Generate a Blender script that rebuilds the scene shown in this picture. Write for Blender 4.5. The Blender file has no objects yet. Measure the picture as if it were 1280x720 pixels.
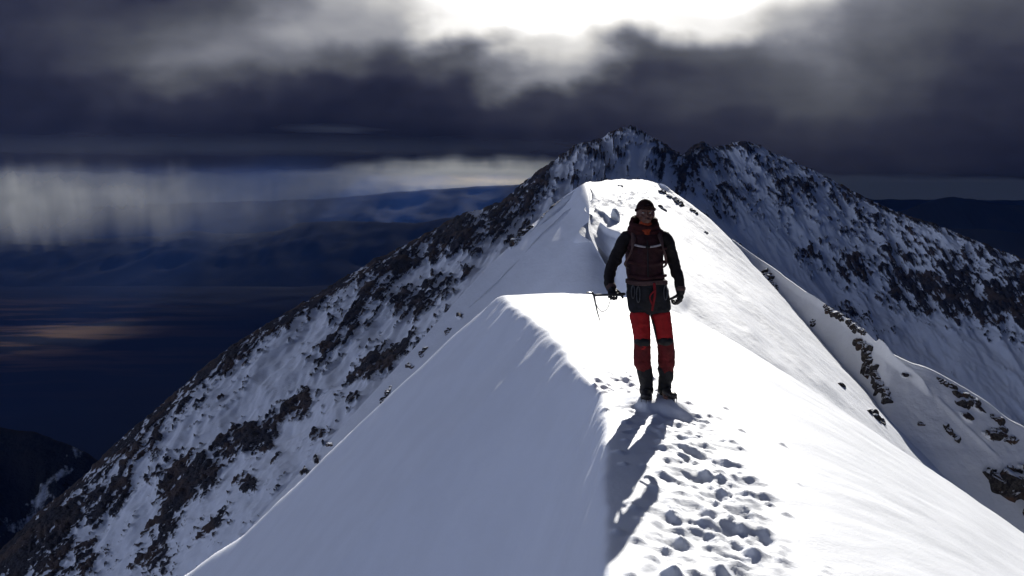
import bpy, bmesh, math, random
import numpy as np
from mathutils import Vector, Matrix

random.seed(7)
rng = np.random.RandomState(11)
S = bpy.context.scene
COL = S.collection
R = math.radians
FOC, CX, HZ = 1100.0, 640.0, 245.0      # focal length in photo pixels, column of the optical axis, horizon row

def P(px, py, d):
    """A point of the landscape at a given bearing / dip and a chosen distance (metres)."""
    return ((px - CX) / FOC * d, d, (HZ - py) / FOC * d)

# ------------------------------------------------------------------ tagging
def tag(o, label=None, cat=None, group=None, kind=None):
    if label: o['label'] = label
    if cat: o['category'] = cat
    if group: o['group'] = group
    if kind: o['kind'] = kind
    return o

def empty(name, loc):
    o = bpy.data.objects.new(name, None)
    o.empty_display_size = 0.2
    COL.objects.link(o)
    o.location = loc
    return o

def mesh_obj(name, verts, faces, mats, parent=None, smooth=True, attrs=None, origin=None):
    me = bpy.data.meshes.new(name)
    verts = np.asarray(verts, np.float64)
    if origin is not None:
        verts = verts - np.asarray(origin)
    if isinstance(faces, np.ndarray):
        me.vertices.add(len(verts)); me.vertices.foreach_set('co', verts.astype(np.float32).ravel())
        nf, k = faces.shape
        me.loops.add(nf * k); me.loops.foreach_set('vertex_index', faces.astype(np.int32).ravel())
        me.polygons.add(nf)
        me.polygons.foreach_set('loop_start', np.arange(0, nf * k, k, dtype=np.int32))
        me.update(calc_edges=True)
    else:
        me.from_pydata([tuple(v) for v in verts], [], faces)
    me.validate()
    if smooth:
        me.polygons.foreach_set('use_smooth', np.ones(len(me.polygons), bool))
    for k, a in (attrs or {}).items():
        at = me.attributes.new(k, 'FLOAT', 'POINT')
        at.data.foreach_set('value', np.asarray(a, np.float32).ravel())
    for m in (mats if isinstance(mats, (list, tuple)) else [mats]):
        me.materials.append(m)
    o = bpy.data.objects.new(name, me)
    COL.objects.link(o)
    if parent is not None:
        o.parent = parent
    if origin is not None and parent is None:
        o.location = origin
    return o

def grid_faces(nv, nu, off=0):
    i = np.arange(nv * nu).reshape(nv, nu)
    return (np.stack([i[:-1, :-1], i[:-1, 1:], i[1:, 1:], i[1:, :-1]], -1).reshape(-1, 4) + off)

# ------------------------------------------------------------------ numpy noise
_perm = rng.permutation(256).astype(np.int32)
_perm = np.concatenate([_perm, _perm, _perm])
_g = rng.randn(256, 3); _g /= np.linalg.norm(_g, axis=1)[:, None]; _g = _g.astype(np.float32)
_gx, _gy, _gz = _g[:, 0].copy(), _g[:, 1].copy(), _g[:, 2].copy()

def perlin(x, y, z=0.0):
    x, y, z = np.broadcast_arrays(np.asarray(x, float), np.asarray(y, float), np.asarray(z, float))
    shp = x.shape
    xi, yi, zi = np.floor(x).astype(np.int32), np.floor(y).astype(np.int32), np.floor(z).astype(np.int32)
    xf, yf, zf = (x - xi).astype(np.float32), (y - yi).astype(np.float32), (z - zi).astype(np.float32)
    f = lambda t: t * t * t * (t * (t * 6 - 15) + 10)
    u, v, w = f(xf), f(yf), f(zf)
    def gr(i, j, k):
        h = _perm[_perm[_perm[(xi + i) & 255] + ((yi + j) & 255)] + ((zi + k) & 255)]
        return _gx[h] * (xf - i) + _gy[h] * (yf - j) + _gz[h] * (zf - k)
    a = gr(0, 0, 0) * (1 - u) + gr(1, 0, 0) * u
    b = gr(0, 1, 0) * (1 - u) + gr(1, 1, 0) * u
    c = gr(0, 0, 1) * (1 - u) + gr(1, 0, 1) * u
    d = gr(0, 1, 1) * (1 - u) + gr(1, 1, 1) * u
    return 1.6 * ((a * (1 - v) + b * v) * (1 - w) + (c * (1 - v) + d * v) * w)

def fbm(x, y, z=0.0, o=4, gain=0.5, lac=2.03):
    s, a, n = 0.0, 1.0, 0.0
    for i in range(o):
        s = s + a * perlin(x * lac ** i + 17.3 * i, y * lac ** i - 9.1 * i, np.asarray(z) * lac ** i + 3.7 * i)
        n += a; a *= gain
    return s / n

def ridged(x, y, z=0.0, o=4, gain=0.5, lac=2.03):
    s, a, n = 0.0, 1.0, 0.0
    for i in range(o):
        s = s + a * (1 - np.abs(perlin(x * lac ** i + 31.3 * i, y * lac ** i + 5.1 * i, np.asarray(z) * lac ** i)) * 2)
        n += a; a *= gain
    return s / n

def sstep(a, b, x):
    t = np.clip((np.asarray(x, float) - a) / (b - a), 0, 1)
    return t * t * (3 - 2 * t)

def catmull(A, n, axis):
    """Resample array A to n samples along axis with Catmull-Rom splines."""
    A = np.moveaxis(np.asarray(A, float), axis, 0)
    K = A.shape[0]
    t = np.linspace(0, K - 1, n)
    i = np.clip(np.floor(t).astype(int), 0, K - 2)
    f = (t - i).reshape((-1,) + (1,) * (A.ndim - 1))
    p0, p1, p2, p3 = A[np.maximum(i - 1, 0)], A[i], A[i + 1], A[np.minimum(i + 2, K - 1)]
    out = 0.5 * (2 * p1 + (p2 - p0) * f + (2 * p0 - 5 * p1 + 4 * p2 - p3) * f ** 2 + (3 * p1 - p0 - 3 * p2 + p3) * f ** 3)
    return np.moveaxis(out, 0, axis)

def loft(rows, nv, nu):
    A = np.array([[P(*p) for p in r] for r in rows])
    return catmull(catmull(A, nu, 1), nv, 0)

def normals(G):
    du = np.gradient(G, axis=1); dv = np.gradient(G, axis=0)
    n = np.cross(du, dv)
    n /= np.linalg.norm(n, axis=-1, keepdims=True) + 1e-9
    n[n[..., 2] < 0] *= -1
    return n

def seg_dist(px, py, pts):
    """Distance and side to a polyline (in the same units)."""
    best = np.full(px.shape, 1e9); side = np.zeros(px.shape); tt = np.zeros(px.shape)
    n = len(pts) - 1
    for k in range(n):
        (x0, y0), (x1, y1) = pts[k], pts[k + 1]
        dx, dy = x1 - x0, y1 - y0
        t = np.clip(((px - x0) * dx + (py - y0) * dy) / (dx * dx + dy * dy), 0, 1)
        ex, ey = px - x0 - t * dx, py - y0 - t * dy
        d = np.hypot(ex, ey)
        m = d < best
        best = np.where(m, d, best); side = np.where(m, np.sign(dx * ey - dy * ex), side); tt = np.where(m, (k + t) / n, tt)
    return best, side, tt

# ------------------------------------------------------------------ materials
def new_mat(name):
    m = bpy.data.materials.new(name); m.use_nodes = True
    nt = m.node_tree; nt.nodes.clear()
    out = nt.nodes.new('ShaderNodeOutputMaterial')
    return m, nt, out

def N(nt, t, **kw):
    n = nt.nodes.new(t)
    for k, v in kw.items():
        if k in n.inputs.keys() if hasattr(n.inputs, 'keys') else False:
            n.inputs[k].default_value = v
        else:
            setattr(n, k, v)
    return n

def setin(n, d):
    for k, v in d.items():
        n.inputs[k].default_value = v
    return n

class E:
    """Tiny expression wrapper round math nodes."""
    nt = None
    def __init__(s, sock): s.s = sock
    @staticmethod
    def op(o, *a):
        n = E.nt.nodes.new('ShaderNodeMath'); n.operation = o
        for i, v in enumerate(a):
            if isinstance(v, E): E.nt.links.new(v.s, n.inputs[i])
            else: n.inputs[i].default_value = float(v)
        return E(n.outputs[0])
    def __add__(s, o): return E.op('ADD', s, o)
    __radd__ = __add__
    def __sub__(s, o): return E.op('SUBTRACT', s, o)
    def __rsub__(s, o): return E.op('SUBTRACT', o, s)
    def __mul__(s, o): return E.op('MULTIPLY', s, o)
    __rmul__ = __mul__
    def __truediv__(s, o): return E.op('DIVIDE', s, o)
    def __rtruediv__(s, o): return E.op('DIVIDE', o, s)

def ss(a, b, x):
    n = E.nt.nodes.new('ShaderNodeMapRange'); n.interpolation_type = 'SMOOTHSTEP'; n.clamp = True
    E.nt.links.new(x.s, n.inputs[0])
    n.inputs[1].default_value = a; n.inputs[2].default_value = b; n.inputs[3].default_value = 0; n.inputs[4].default_value = 1
    return E(n.outputs[0])

def gauss(x, c, w):
    d = (x - c) / w
    return E.op('EXPONENT', d * d * -1.0)

def noise(nt, vec, scale, detail=4, rough=0.5, dist=0.0, out='Fac'):
    n = nt.nodes.new('ShaderNodeTexNoise')
    n.inputs['Scale'].default_value = scale; n.inputs['Detail'].default_value = detail
    n.inputs['Roughness'].default_value = rough; n.inputs['Distortion'].default_value = dist
    if vec is not None: nt.links.new(vec, n.inputs['Vector'])
    return n.outputs[out]

def mixrgb(nt, f, a, b, mode='MIX'):
    n = nt.nodes.new('ShaderNodeMix'); n.data_type = 'RGBA'; n.blend_type = mode
    for sock, v in ((n.inputs[0], f), (n.inputs[6], a), (n.inputs[7], b)):
        if isinstance(v, E): nt.links.new(v.s, sock)
        elif isinstance(v, bpy.types.NodeSocket): nt.links.new(v, sock)
        elif isinstance(v, (int, float)): sock.default_value = v
        else: sock.default_value = (*v, 1)
    return n.outputs[2]

def attr(nt, name):
    n = nt.nodes.new('ShaderNodeAttribute'); n.attribute_name = name
    return E(n.outputs['Fac'])

SNOW = (0.80, 0.825, 0.88)
def snow_rock_mat(name, scale, grain, rockcol=(0.042, 0.039, 0.046), rock2=(0.085, 0.060, 0.050), edge=0.08, bump_d=0.1, nfreq=1.0):
    """Snow with bare rock where the mesh carries the attribute 'rock' (>0.5)."""
    m, nt, out = new_mat(name); E.nt = nt
    tc = nt.nodes.new('ShaderNodeTexCoord').outputs['Object']
    b = nt.nodes.new('ShaderNodeBsdfPrincipled')
    rk = attr(nt, 'rock')
    n1 = E(noise(nt, tc, nfreq, 6, 0.65))
    n2 = E(noise(nt, tc, nfreq * 5, 5, 0.6))
    mask = ss(0.5 - edge, 0.5 + edge, rk + (n1 - 0.5) * 0.55 + (n2 - 0.5) * 0.42)
    c1 = ss(0.35, 0.7, n2)
    c2 = ss(0.45, 0.62, E(noise(nt, tc, nfreq * 0.35, 3, 0.5)))
    rc = mixrgb(nt, c1, tuple(0.5 * x for x in rockcol), tuple(1.5 * x for x in rockcol))
    rc = mixrgb(nt, c2, rc, rock2)
    sn = mixrgb(nt, ss(0.3, 0.7, E(noise(nt, tc, nfreq * 0.5, 4, 0.5))), tuple(0.94 * x for x in SNOW), SNOW)
    col = mixrgb(nt, mask, sn, rc)
    nt.links.new(col, b.inputs['Base Color'])
    nt.links.new((0.75 + mask * 0.1).s, b.inputs['Roughness'])
    b.inputs['Specular IOR Level'].default_value = 0.15
    bp = nt.nodes.new('ShaderNodeBump'); bp.inputs['Distance'].default_value = bump_d; bp.inputs['Strength'].default_value = 1.0
    h = E(noise(nt, tc, nfreq * 3, 6, 0.65)) * (0.15 + mask * 1.6) + mask * -0.6
    nt.links.new(h.s, bp.inputs['Height']); nt.links.new(bp.outputs[0], b.inputs['Normal'])
    nt.links.new(b.outputs[0], out.inputs[0])
    return m

def flat_mat(name, col, rough=0.7, var=0.25, scale=30, bump=0.0, bscale=60, spec=0.3, metal=0.0, sheen=0.0):
    m, nt, out = new_mat(name); E.nt = nt
    tc = nt.nodes.new('ShaderNodeTexCoord').outputs['Object']
    b = nt.nodes.new('ShaderNodeBsdfPrincipled')
    f = ss(0.3, 0.7, E(noise(nt, tc, scale, 4, 0.6)))
    c = mixrgb(nt, f, tuple((1 - var) * x for x in col), tuple(min(1, (1 + var) * x) for x in col))
    nt.links.new(c, b.inputs['Base Color'])
    b.inputs['Roughness'].default_value = rough; b.inputs['Metallic'].default_value = metal
    b.inputs['Specular IOR Level'].default_value = spec
    if sheen: b.inputs['Sheen Weight'].default_value = sheen
    if bump:
        bp = nt.nodes.new('ShaderNodeBump'); bp.inputs['Distance'].default_value = bump
        nt.links.new(noise(nt, tc, bscale, 4, 0.6), bp.inputs['Height']); nt.links.new(bp.outputs[0], b.inputs['Normal'])
    nt.links.new(b.outputs[0], out.inputs[0])
    return m

# ------------------------------------------------------------------ camera, sun, view
SUN_AZ, SUN_EL = R(15.0), R(23.0)
SUN = np.array([math.sin(SUN_AZ) * math.cos(SUN_EL), math.cos(SUN_AZ) * math.cos(SUN_EL), math.sin(SUN_EL)])
cam = bpy.data.cameras.new('camera'); co = bpy.data.objects.new('camera', cam); COL.objects.link(co)
co.rotation_euler = (R(90), 0, 0)
cam.sensor_width = 36; cam.lens = 36 * FOC / 1280
cam.shift_y = -(360 - HZ) / 1280
cam.clip_start = 0.1; cam.clip_end = 400000
S.camera = co
sl = bpy.data.lights.new('sun', 'SUN'); so = bpy.data.objects.new('sun', sl); COL.objects.link(so)
sl.energy = 4.0; sl.angle = R(0.4); sl.color = (1.0, 0.965, 0.90)
so.rotation_euler = Vector(-SUN).to_track_quat('-Z', 'Y').to_euler()
so.location = (60, 200, 120)
S.view_settings.view_transform = 'Standard'; S.view_settings.look = 'None'
S.view_settings.exposure = 1.05; S.view_settings.gamma = 1; S.view_settings.use_curve_mapping = False
S.cycles.max_bounces = 6; S.cycles.diffuse_bounces = 3; S.cycles.transparent_max_bounces = 12
S.cycles.volume_bounces = 0

# ------------------------------------------------------------------ world: sky seen past the cloud deck
def build_world():
    w = bpy.data.worlds.new('World'); S.world = w; w.use_nodes = True
    nt = w.node_tree; nt.nodes.clear(); E.nt = nt
    out = nt.nodes.new('ShaderNodeOutputWorld'); bg = nt.nodes.new('ShaderNodeBackground')
    sky = nt.nodes.new('ShaderNodeTexSky'); sky.sky_type = 'NISHITA'; sky.sun_disc = False
    sky.sun_elevation = SUN_EL; sky.sun_rotation = SUN_AZ; sky.altitude = 2500; sky.air_density = 1.0; sky.dust_density = 1.0
    tc = nt.nodes.new('ShaderNodeTexCoord').outputs['Generated']
    sp = nt.nodes.new('ShaderNodeSeparateXYZ'); nt.links.new(tc, sp.inputs[0])
    X, Y, Z = (E(sp.outputs[i]) for i in range(3))
    az = E.op('ARCTAN2', X, Y)
    el = E.op('ARCSINE', Z)
    # distance from the sun
    d = X * SUN[0] + Y * SUN[1] + Z * SUN[2]
    ang = E.op('ARCCOSINE', E.op('MINIMUM', d, 0.99999))
    wn = E(noise(nt, tc, 4.0, 5, 0.55))
    # cloud cover away from the deck: grey-white broken cloud
    cloudy = ss(0.42, 0.62, wn)
    nish = nt.nodes.new('ShaderNodeVectorMath'); nish.operation = 'SCALE'; nish.inputs['Scale'].default_value = 0.05
    nt.links.new(sky.outputs[0], nish.inputs[0])
    base = mixrgb(nt, cloudy * 0.55 + 0.4, nish.outputs[0], (0.042, 0.046, 0.062))
    side = ss(0.50, 0.95, X * -1.0) * (1.0 - ss(0.30, 0.62, Z))  # added glow low on the left, out of view, fills the shaded snow face
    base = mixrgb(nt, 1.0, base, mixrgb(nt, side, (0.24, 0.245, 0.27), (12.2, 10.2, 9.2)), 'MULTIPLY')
    rear = ss(0.15, 0.65, Y * -1.0) * (1.0 - side * 0.8)
    base = mixrgb(nt, 1.0, base, mixrgb(nt, rear, (1, 1, 1), (0.50, 0.48, 0.50)), 'MULTIPLY')
    # low belt between horizon and the deck : distant overcast, grey-blue; pale cream gap just above the far ranges
    low = 1.0 - ss(R(6), R(14), el)
    front = ss(-0.1, 0.5, Y)
    belt = mixrgb(nt, ss(0.0, R(9), el), (0.030, 0.037, 0.055), (0.008, 0.009, 0.014))
    hv = nt.nodes.new('ShaderNodeCombineXYZ')
    nt.links.new((az * 3.0).s, hv.inputs[0]); nt.links.new((el * 42.0).s, hv.inputs[1])
    hn = E(noise(nt, hv.outputs[0], 2.2, 5, 0.55, 0.3))
    el2 = el + (hn - 0.5) * R(1.1)
    vv = nt.nodes.new('ShaderNodeCombineXYZ')
    nt.links.new((az * 26.0).s, vv.inputs[0]); nt.links.new((el * 9.0).s, vv.inputs[1])
    vn = E(noise(nt, vv.outputs[0], 1.6, 4, 0.55))
    el2 = el2 + (vn - 0.5) * R(1.6)
    gap = (0.55 + 0.9 * vn) * gauss(el2, R(1.15), R(0.95)) * (gauss(az, R(-2.5), R(7.0)) * 1.5 + gauss(az, R(-31), R(10.0)) * 0.5 + gauss(az, R(14), R(5)) * 0.08)
    cream = gauss(el, R(0.95), R(0.30)) * gauss(az, R(-2), R(4.5)) * ss(0.3, 0.6, hn)
    belt = mixrgb(nt, gap, belt, (0.30, 0.305, 0.295))
    belt = mixrgb(nt, cream * 0.8, belt, (0.80, 0.68, 0.46))
    c = mixrgb(nt, low * front, base, belt)
    # glare round the veiled sun
    gl = gauss(ang, 0.0, R(13)) * 1.2
    glr = mixrgb(nt, 1.0, c, mixrgb(nt, gl, (0, 0, 0), (1.0, 0.98, 0.93)), 'ADD')
    c = mixrgb(nt, ss(R(3), R(9), el), c, glr)
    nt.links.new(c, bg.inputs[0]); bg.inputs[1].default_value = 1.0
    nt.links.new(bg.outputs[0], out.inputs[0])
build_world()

# ------------------------------------------------------------------ cloud deck: real layer 1.8 km above the ridge
def build_clouds():
    H = 1800.0
    y0 = 160 + H * SUN[1] / SUN[2]
    nu, nv = 620, 300
    yy = np.geomspace(y0, 110000, nv); uu = np.linspace(-1.5, 1.5, nu)
    Y = np.repeat(yy[:, None], nu, 1); X = uu[None, :] * (Y * 0.94 + 700)
    px = CX + FOC * X / Y; py = HZ - FOC * H / Y
    # billow pattern in the plane of the layer warps the cloud brightness painted into it
    gx = [-300, 0, 130, 260, 380, 480, 560, 640, 720, 800, 900, 1000, 1100, 1280, 1600]
    rows = [-70, -20, 35, 70, 100, 130, 165, 200, 222]
    L = np.array([
      [30, 30, 30, 34, 40, 50, 60, 70, 80, 80, 80, 60, 50, 40, 30],
      [60, 70, 84, 96, 140, 215, 265, 280, 288, 290, 288, 255, 160, 108, 65],
      [64, 76, 96, 124, 166, 180, 245, 282, 278, 255, 238, 182, 128, 98, 62],
      [60, 72, 96, 142, 128, 90, 112, 215, 226, 104, 116, 136, 106, 84, 60],
      [55, 62, 80, 104, 72, 64, 74, 140, 176, 82, 98, 118, 94, 74, 55],
      [54, 60, 72, 66, 60, 58, 60, 72, 80, 76, 92, 104, 88, 70, 52],
      [52, 56, 58, 50, 48, 48, 49, 52, 56, 62, 74, 82, 74, 62, 48],
      [78, 76, 72, 62, 54, 54, 50, 48, 50, 58, 66, 72, 68, 60, 45],
      [135, 130, 112, 92, 80, 84, 96, 100, 80, 76, 74, 72, 68, 60, 50]], float)
    cu, cv = X / Y * 7.0, H / Y * 9.0       # billows grow with distance so that the layer reads as heaped cloud, not as a sheet
    wx = fbm(cu, cv, 1.3, 6, 0.52) ; wy = fbm(cu, cv, 7.7, 6, 0.52)
    px2 = px + 85 * wx ; py2 = py + 42 * wy * sstep(235, 120, py) + 10 * wy
    def interp(px, py):
        i = np.clip(np.searchsorted(gx, px) - 1, 0, len(gx) - 2); j = np.clip(np.searchsorted(rows, py) - 1, 0, len(rows) - 2)
        g = np.array(gx, float); r = np.array(rows, float)
        fx = sstep(0, 1, (px - g[i]) / (g[i + 1] - g[i])); fy = sstep(0, 1, (py - r[j]) / (r[j + 1] - r[j]))
        return (L[j, i] * (1 - fx) + L[j, i + 1] * fx) * (1 - fy) + (L[j + 1, i] * (1 - fx) + L[j + 1, i + 1] * fx) * fy
    v = interp(px2, py2)
    v = v * (1 + 0.20 * sstep(230, 150, v) * (1 - 0.5 * sstep(800, 950, px)) * fbm(cu * 0.9 + 0.4 * wx, cv * 1.2 + 0.4 * wy, 4.4, 6, 0.55)) + 10 * sstep(150, 60, v) * fbm(cu * 2.6 + wx, cv * 3.0 + wy, 2.2, 5)
    lin = np.clip(v / 255, 0.01, 1.06) ** 2.2
    # an opening that lets sun through to the plain
    hx, hy = -4700.0, 22900.0
    hn = fbm(X / 900, Y / 900, 9.9, 4)
    hole = 0.62 * sstep(1.05, 0.1, np.sqrt(((X - hx) / 1500) ** 2 + ((Y - hy) / 2000) ** 2) + 0.45 * hn)
    hole = np.maximum(hole, 0.45 * sstep(1.15, 0.05, np.sqrt(((X + 10500) / 15000) ** 2 + ((Y - 31500) / 7500) ** 2) + 0.4 * hn))
    Ye = np.interp(px, [-200, 60, 200, 330, 420, 480, 650, 800, 1280], [76e3, 76e3, 84e3, 80e3, 62e3, 47e3, 43e3, 60e3, 100e3])
    edge = sstep(1.05, 0.75, Y / Ye + 0.20 * fbm(px / 45, Y / 40000, 1.1, 5))
    near = sstep(y0 * 1.02, y0 * 1.35, Y)
    Zb = H + near * (-60 * (1 - lin) + 18 * fbm(X / 1500, Y / 1500, 0.5, 4))
    Zt = H + 260 + 120 * fbm(X / 2200, Y / 2200, 3.5, 4)
    V = np.concatenate([np.stack([X, Y, Zb], -1).reshape(-1, 3), np.stack([X, Y, Zt], -1).reshape(-1, 3)])
    n = nu * nv
    F = [grid_faces(nv, nu), grid_faces(nv, nu, n)[:, ::-1]]
    idx = np.arange(n).reshape(nv, nu)
    for ln in (idx[0], idx[-1][::-1], idx[:, -1], idx[::-1, 0]):
        F.append(np.stack([ln[:-1], ln[1:], ln[1:] + n, ln[:-1] + n], -1))
    nb = len(F[0]); F = np.concatenate(F)
    m, nt, out = new_mat('cloud_base'); E.nt = nt
    t = attr(nt, 'cloud_brightness'); h = attr(nt, 'gap')
    tr = nt.nodes.new('ShaderNodeBsdfTranslucent'); tp = nt.nodes.new('ShaderNodeBsdfTransparent'); mx = nt.nodes.new('ShaderNodeMixShader')
    tint = mixrgb(nt, ss(0.0, 0.16, t), (0.66, 0.68, 1.22), (0.90, 0.95, 1.10))
    tint = mixrgb(nt, ss(0.2, 0.7, t), tint, (1, 1, 0.99))
    sc = nt.nodes.new('ShaderNodeVectorMath'); sc.operation = 'SCALE'
    nt.links.new(tint, sc.inputs[0]); nt.links.new((t * 0.52 + t * t * 0.62).s, sc.inputs['Scale'])
    nt.links.new(sc.outputs[0], tr.inputs[0])
    nt.links.new(h.s, mx.inputs[0]); nt.links.new(tr.outputs[0], mx.inputs[1]); nt.links.new(tp.outputs[0], mx.inputs[2])
    nt.links.new(mx.outputs[0], out.inputs[0])
    m2, nt, out = new_mat('cloud_top_veil')
    tr = nt.nodes.new('ShaderNodeBsdfTranslucent'); tp = nt.nodes.new('ShaderNodeBsdfTransparent'); mx = nt.nodes.new('ShaderNodeMixShader')
    mx.inputs[0].default_value = 0.996; tr.inputs[0].default_value = (.8, .8, .8, 1)
    nt.links.new(tr.outputs[0], mx.inputs[1]); nt.links.new(tp.outputs[0], mx.inputs[2]); nt.links.new(mx.outputs[0], out.inputs[0])
    o = mesh_obj('clouds', V, F, [m, m2], attrs={'cloud_brightness': np.concatenate([lin.ravel()] * 2),
                 'gap': np.concatenate([np.maximum(hole * 0.85, 1 - edge).ravel()] * 2)})
    mi = np.ones(len(F), np.int32); mi[:nb] = 0
    o.data.polygons.foreach_set('material_index', mi)
    tag(o, kind='structure')
build_clouds()

# ------------------------------------------------------------------ far country: plain, ranges, foothill
GZ = -2200.0
def far_mat(name, dark, light, scale, thr=(0.5, 0.7)):
    m, nt, out = new_mat(name); E.nt = nt
    tc = nt.nodes.new('ShaderNodeTexCoord').outputs['Object']
    b = nt.nodes.new('ShaderNodeBsdfPrincipled')
    f = ss(thr[0], thr[1], E(noise(nt, tc, scale, 7, 0.6)))
    nt.links.new(mixrgb(nt, f, dark, light), b.inputs['Base Color'])
    b.inputs['Roughness'].default_value = 0.9; b.inputs['Specular IOR Level'].default_value = 0.05
    nt.links.new(b.outputs[0], out.inputs[0])
    return m

def build_far():
    nv, nu = 260, 420
    yy = np.concatenate([np.linspace(-30000, -200, 30), np.geomspace(300, 120000, nv - 30)])
    uu = np.linspace(-1, 1, nu)
    Y = np.repeat(yy[:, None], nu, 1); X = uu[None, :] * (np.abs(Y) * 1.3 + 22000)
    Z = GZ + 60 * fbm(X / 2500, Y / 2500, 0, 5) + 160 * np.clip(ridged(X / 5000, Y / 5000, 2, 5) - 0.2, 0, 1) * sstep(26000, 14000, Y) * sstep(-9000, -2500, X)
    m, nt, out = new_mat('plain_forest_and_grass'); E.nt = nt
    tc = nt.nodes.new('ShaderNodeTexCoord').outputs['Object']; sp = nt.nodes.new('ShaderNodeSeparateXYZ'); nt.links.new(tc, sp.inputs[0])
    PX, PY_ = E(sp.outputs[0]), E(sp.outputs[1])
    mp = nt.nodes.new('ShaderNodeMapping'); mp.inputs['Rotation'].default_value = (0, 0, R(40)); mp.inputs['Scale'].default_value = (0.35, 1.6, 1)
    nt.links.new(tc, mp.inputs['Vector'])
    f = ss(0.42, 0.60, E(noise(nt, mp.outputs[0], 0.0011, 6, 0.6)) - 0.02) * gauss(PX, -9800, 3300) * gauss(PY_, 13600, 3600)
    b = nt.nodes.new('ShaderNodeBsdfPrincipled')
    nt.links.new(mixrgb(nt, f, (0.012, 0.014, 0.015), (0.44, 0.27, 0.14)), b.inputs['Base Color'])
    b.inputs['Roughness'].default_value = 0.9; b.inputs['Specular IOR Level'].default_value = 0.05
    nt.links.new(b.outputs[0], out.inputs[0])
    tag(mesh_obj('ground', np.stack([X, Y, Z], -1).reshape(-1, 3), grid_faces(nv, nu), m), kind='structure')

    def rng_hill(name, pts, depth, rough, mat, thick, seed, rz=GZ - 60, kind='structure', nu=420, nv=40, amp=1.0):
        pts = np.array(pts, float)
        xs = np.linspace(pts[0, 0], pts[-1, 0], nu)
        ys = np.interp(xs, pts[:, 0], pts[:, 1]) + rough * fbm(xs / 34.0, seed, 0, 6, 0.55)
        zc = (HZ - ys) / FOC * depth; xc = (xs - CX) / FOC * depth
        t = np.linspace(-1, 1, nv)
        T, XC = np.meshgrid(t, xc, indexing='ij'); ZC = np.repeat(zc[None, :], nv, 0)
        prof = np.abs(T) ** 0.85
        Yg = depth + T * thick * 2.2
        Zg = ZC + (rz - ZC) * prof
        wgt = np.sin(np.pi * np.clip(prof, 0, 1))
        Zg += amp * wgt * thick * 0.10 * ridged(XC / thick * 1.7, Yg / thick * 1.2, seed, 5)
        o = mesh_obj(name, np.stack([XC, Yg, Zg], -1).reshape(-1, 3), grid_faces(nv, nu), mat)
        return tag(o, kind=kind)
    dk = far_mat('range_forest', (0.022, 0.026, 0.026), (0.06, 0.06, 0.055), 0.0012, (0.5, 0.75))
    rng_hill('hills', [(-700, 262), (0, 262), (250, 252), (400, 247), (470, 241), (540, 234), (600, 230), (650, 228), (760, 234), (900, 246), (1500, 250)], 41500, 3, dk, 3500, 1.0)
    rng_hill('hills', [(-700, 300), (-100, 296), (60, 300), (150, 296), (205, 294), (240, 287), (262, 290), (300, 291), (352, 287), (372, 277), (400, 275), (440, 274), (485, 276), (520, 277), (560, 270), (580, 266), (640, 268), (760, 280), (900, 300)], 26000, 3, dk, 2200, 3.0)
    rng_hill('hills', [(1000, 290), (1060, 275), (1115, 261), (1150, 250), (1172, 242), (1190, 239), (1215, 242), (1240, 247), (1280, 252), (1400, 262), (1700, 280)], 14000, 3.5, dk, 1500, 5.0)
    rng_hill('hills', [(950, 330), (1100, 290), (1180, 276), (1240, 278), (1300, 285), (1420, 300), (1700, 330)], 9500, 4, dk, 1500, 7.0)
    # snow-streaked foothill spur low on the left
    pts = [(-420, 560), (-200, 520), (-60, 526), (0, 531), (40, 538), (80, 552), (110, 566), (160, 600), (240, 680), (330, 800)]
    pts = np.array(pts, float); nu_, nv_ = 460, 180
    xs = np.linspace(-420, 330, nu_); ys = np.interp(xs, pts[:, 0], pts[:, 1]) + 4 * fbm(xs / 30, 2.2, 0, 5)
    d0 = 1500.0
    t = np.linspace(-0.35, 1, nv_)
    G = np.zeros((nv_, nu_, 3))
    for i, tt in enumerate(t):
        d = d0 - 620 * tt if tt > 0 else d0 - 900 * tt
        zc = (HZ - ys) / FOC * d0
        G[i, :, 0] = (xs - CX) / FOC * d0 + 200 * tt; G[i, :, 1] = d
        G[i, :, 2] = zc - 640 * abs(tt) ** 0.9
    rid = ridged(G[..., 0] / 190 + 0.5 * G[..., 1] / 190, G[..., 1] / 420, 4, 6, 0.55)
    G[..., 2] += 55 * rid * sstep(0, 0.15, np.abs(t))[:, None]
    rid2 = ridged(G[..., 0] / 260 + 0.8 * G[..., 2] / 260, G[..., 2] / 130 - G[..., 0] / 700, 8, 5, 0.6)
    rock = 0.92 - 0.46 * sstep(0.62, 0.86, rid2 + 0.25 * fbm(G[..., 0] / 60, G[..., 1] / 60, 1, 4))
    mt = snow_rock_mat('foothill_rock_and_snow', 1, 1, nfreq=0.03, bump_d=4.0, edge=0.12, rockcol=(0.02, 0.02, 0.02), rock2=(0.03, 0.026, 0.022))
    tag(mesh_obj('hills', G.reshape(-1, 3), grid_faces(nv_, nu_), mt, attrs={'rock': rock}), kind='structure')
build_far()

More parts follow.
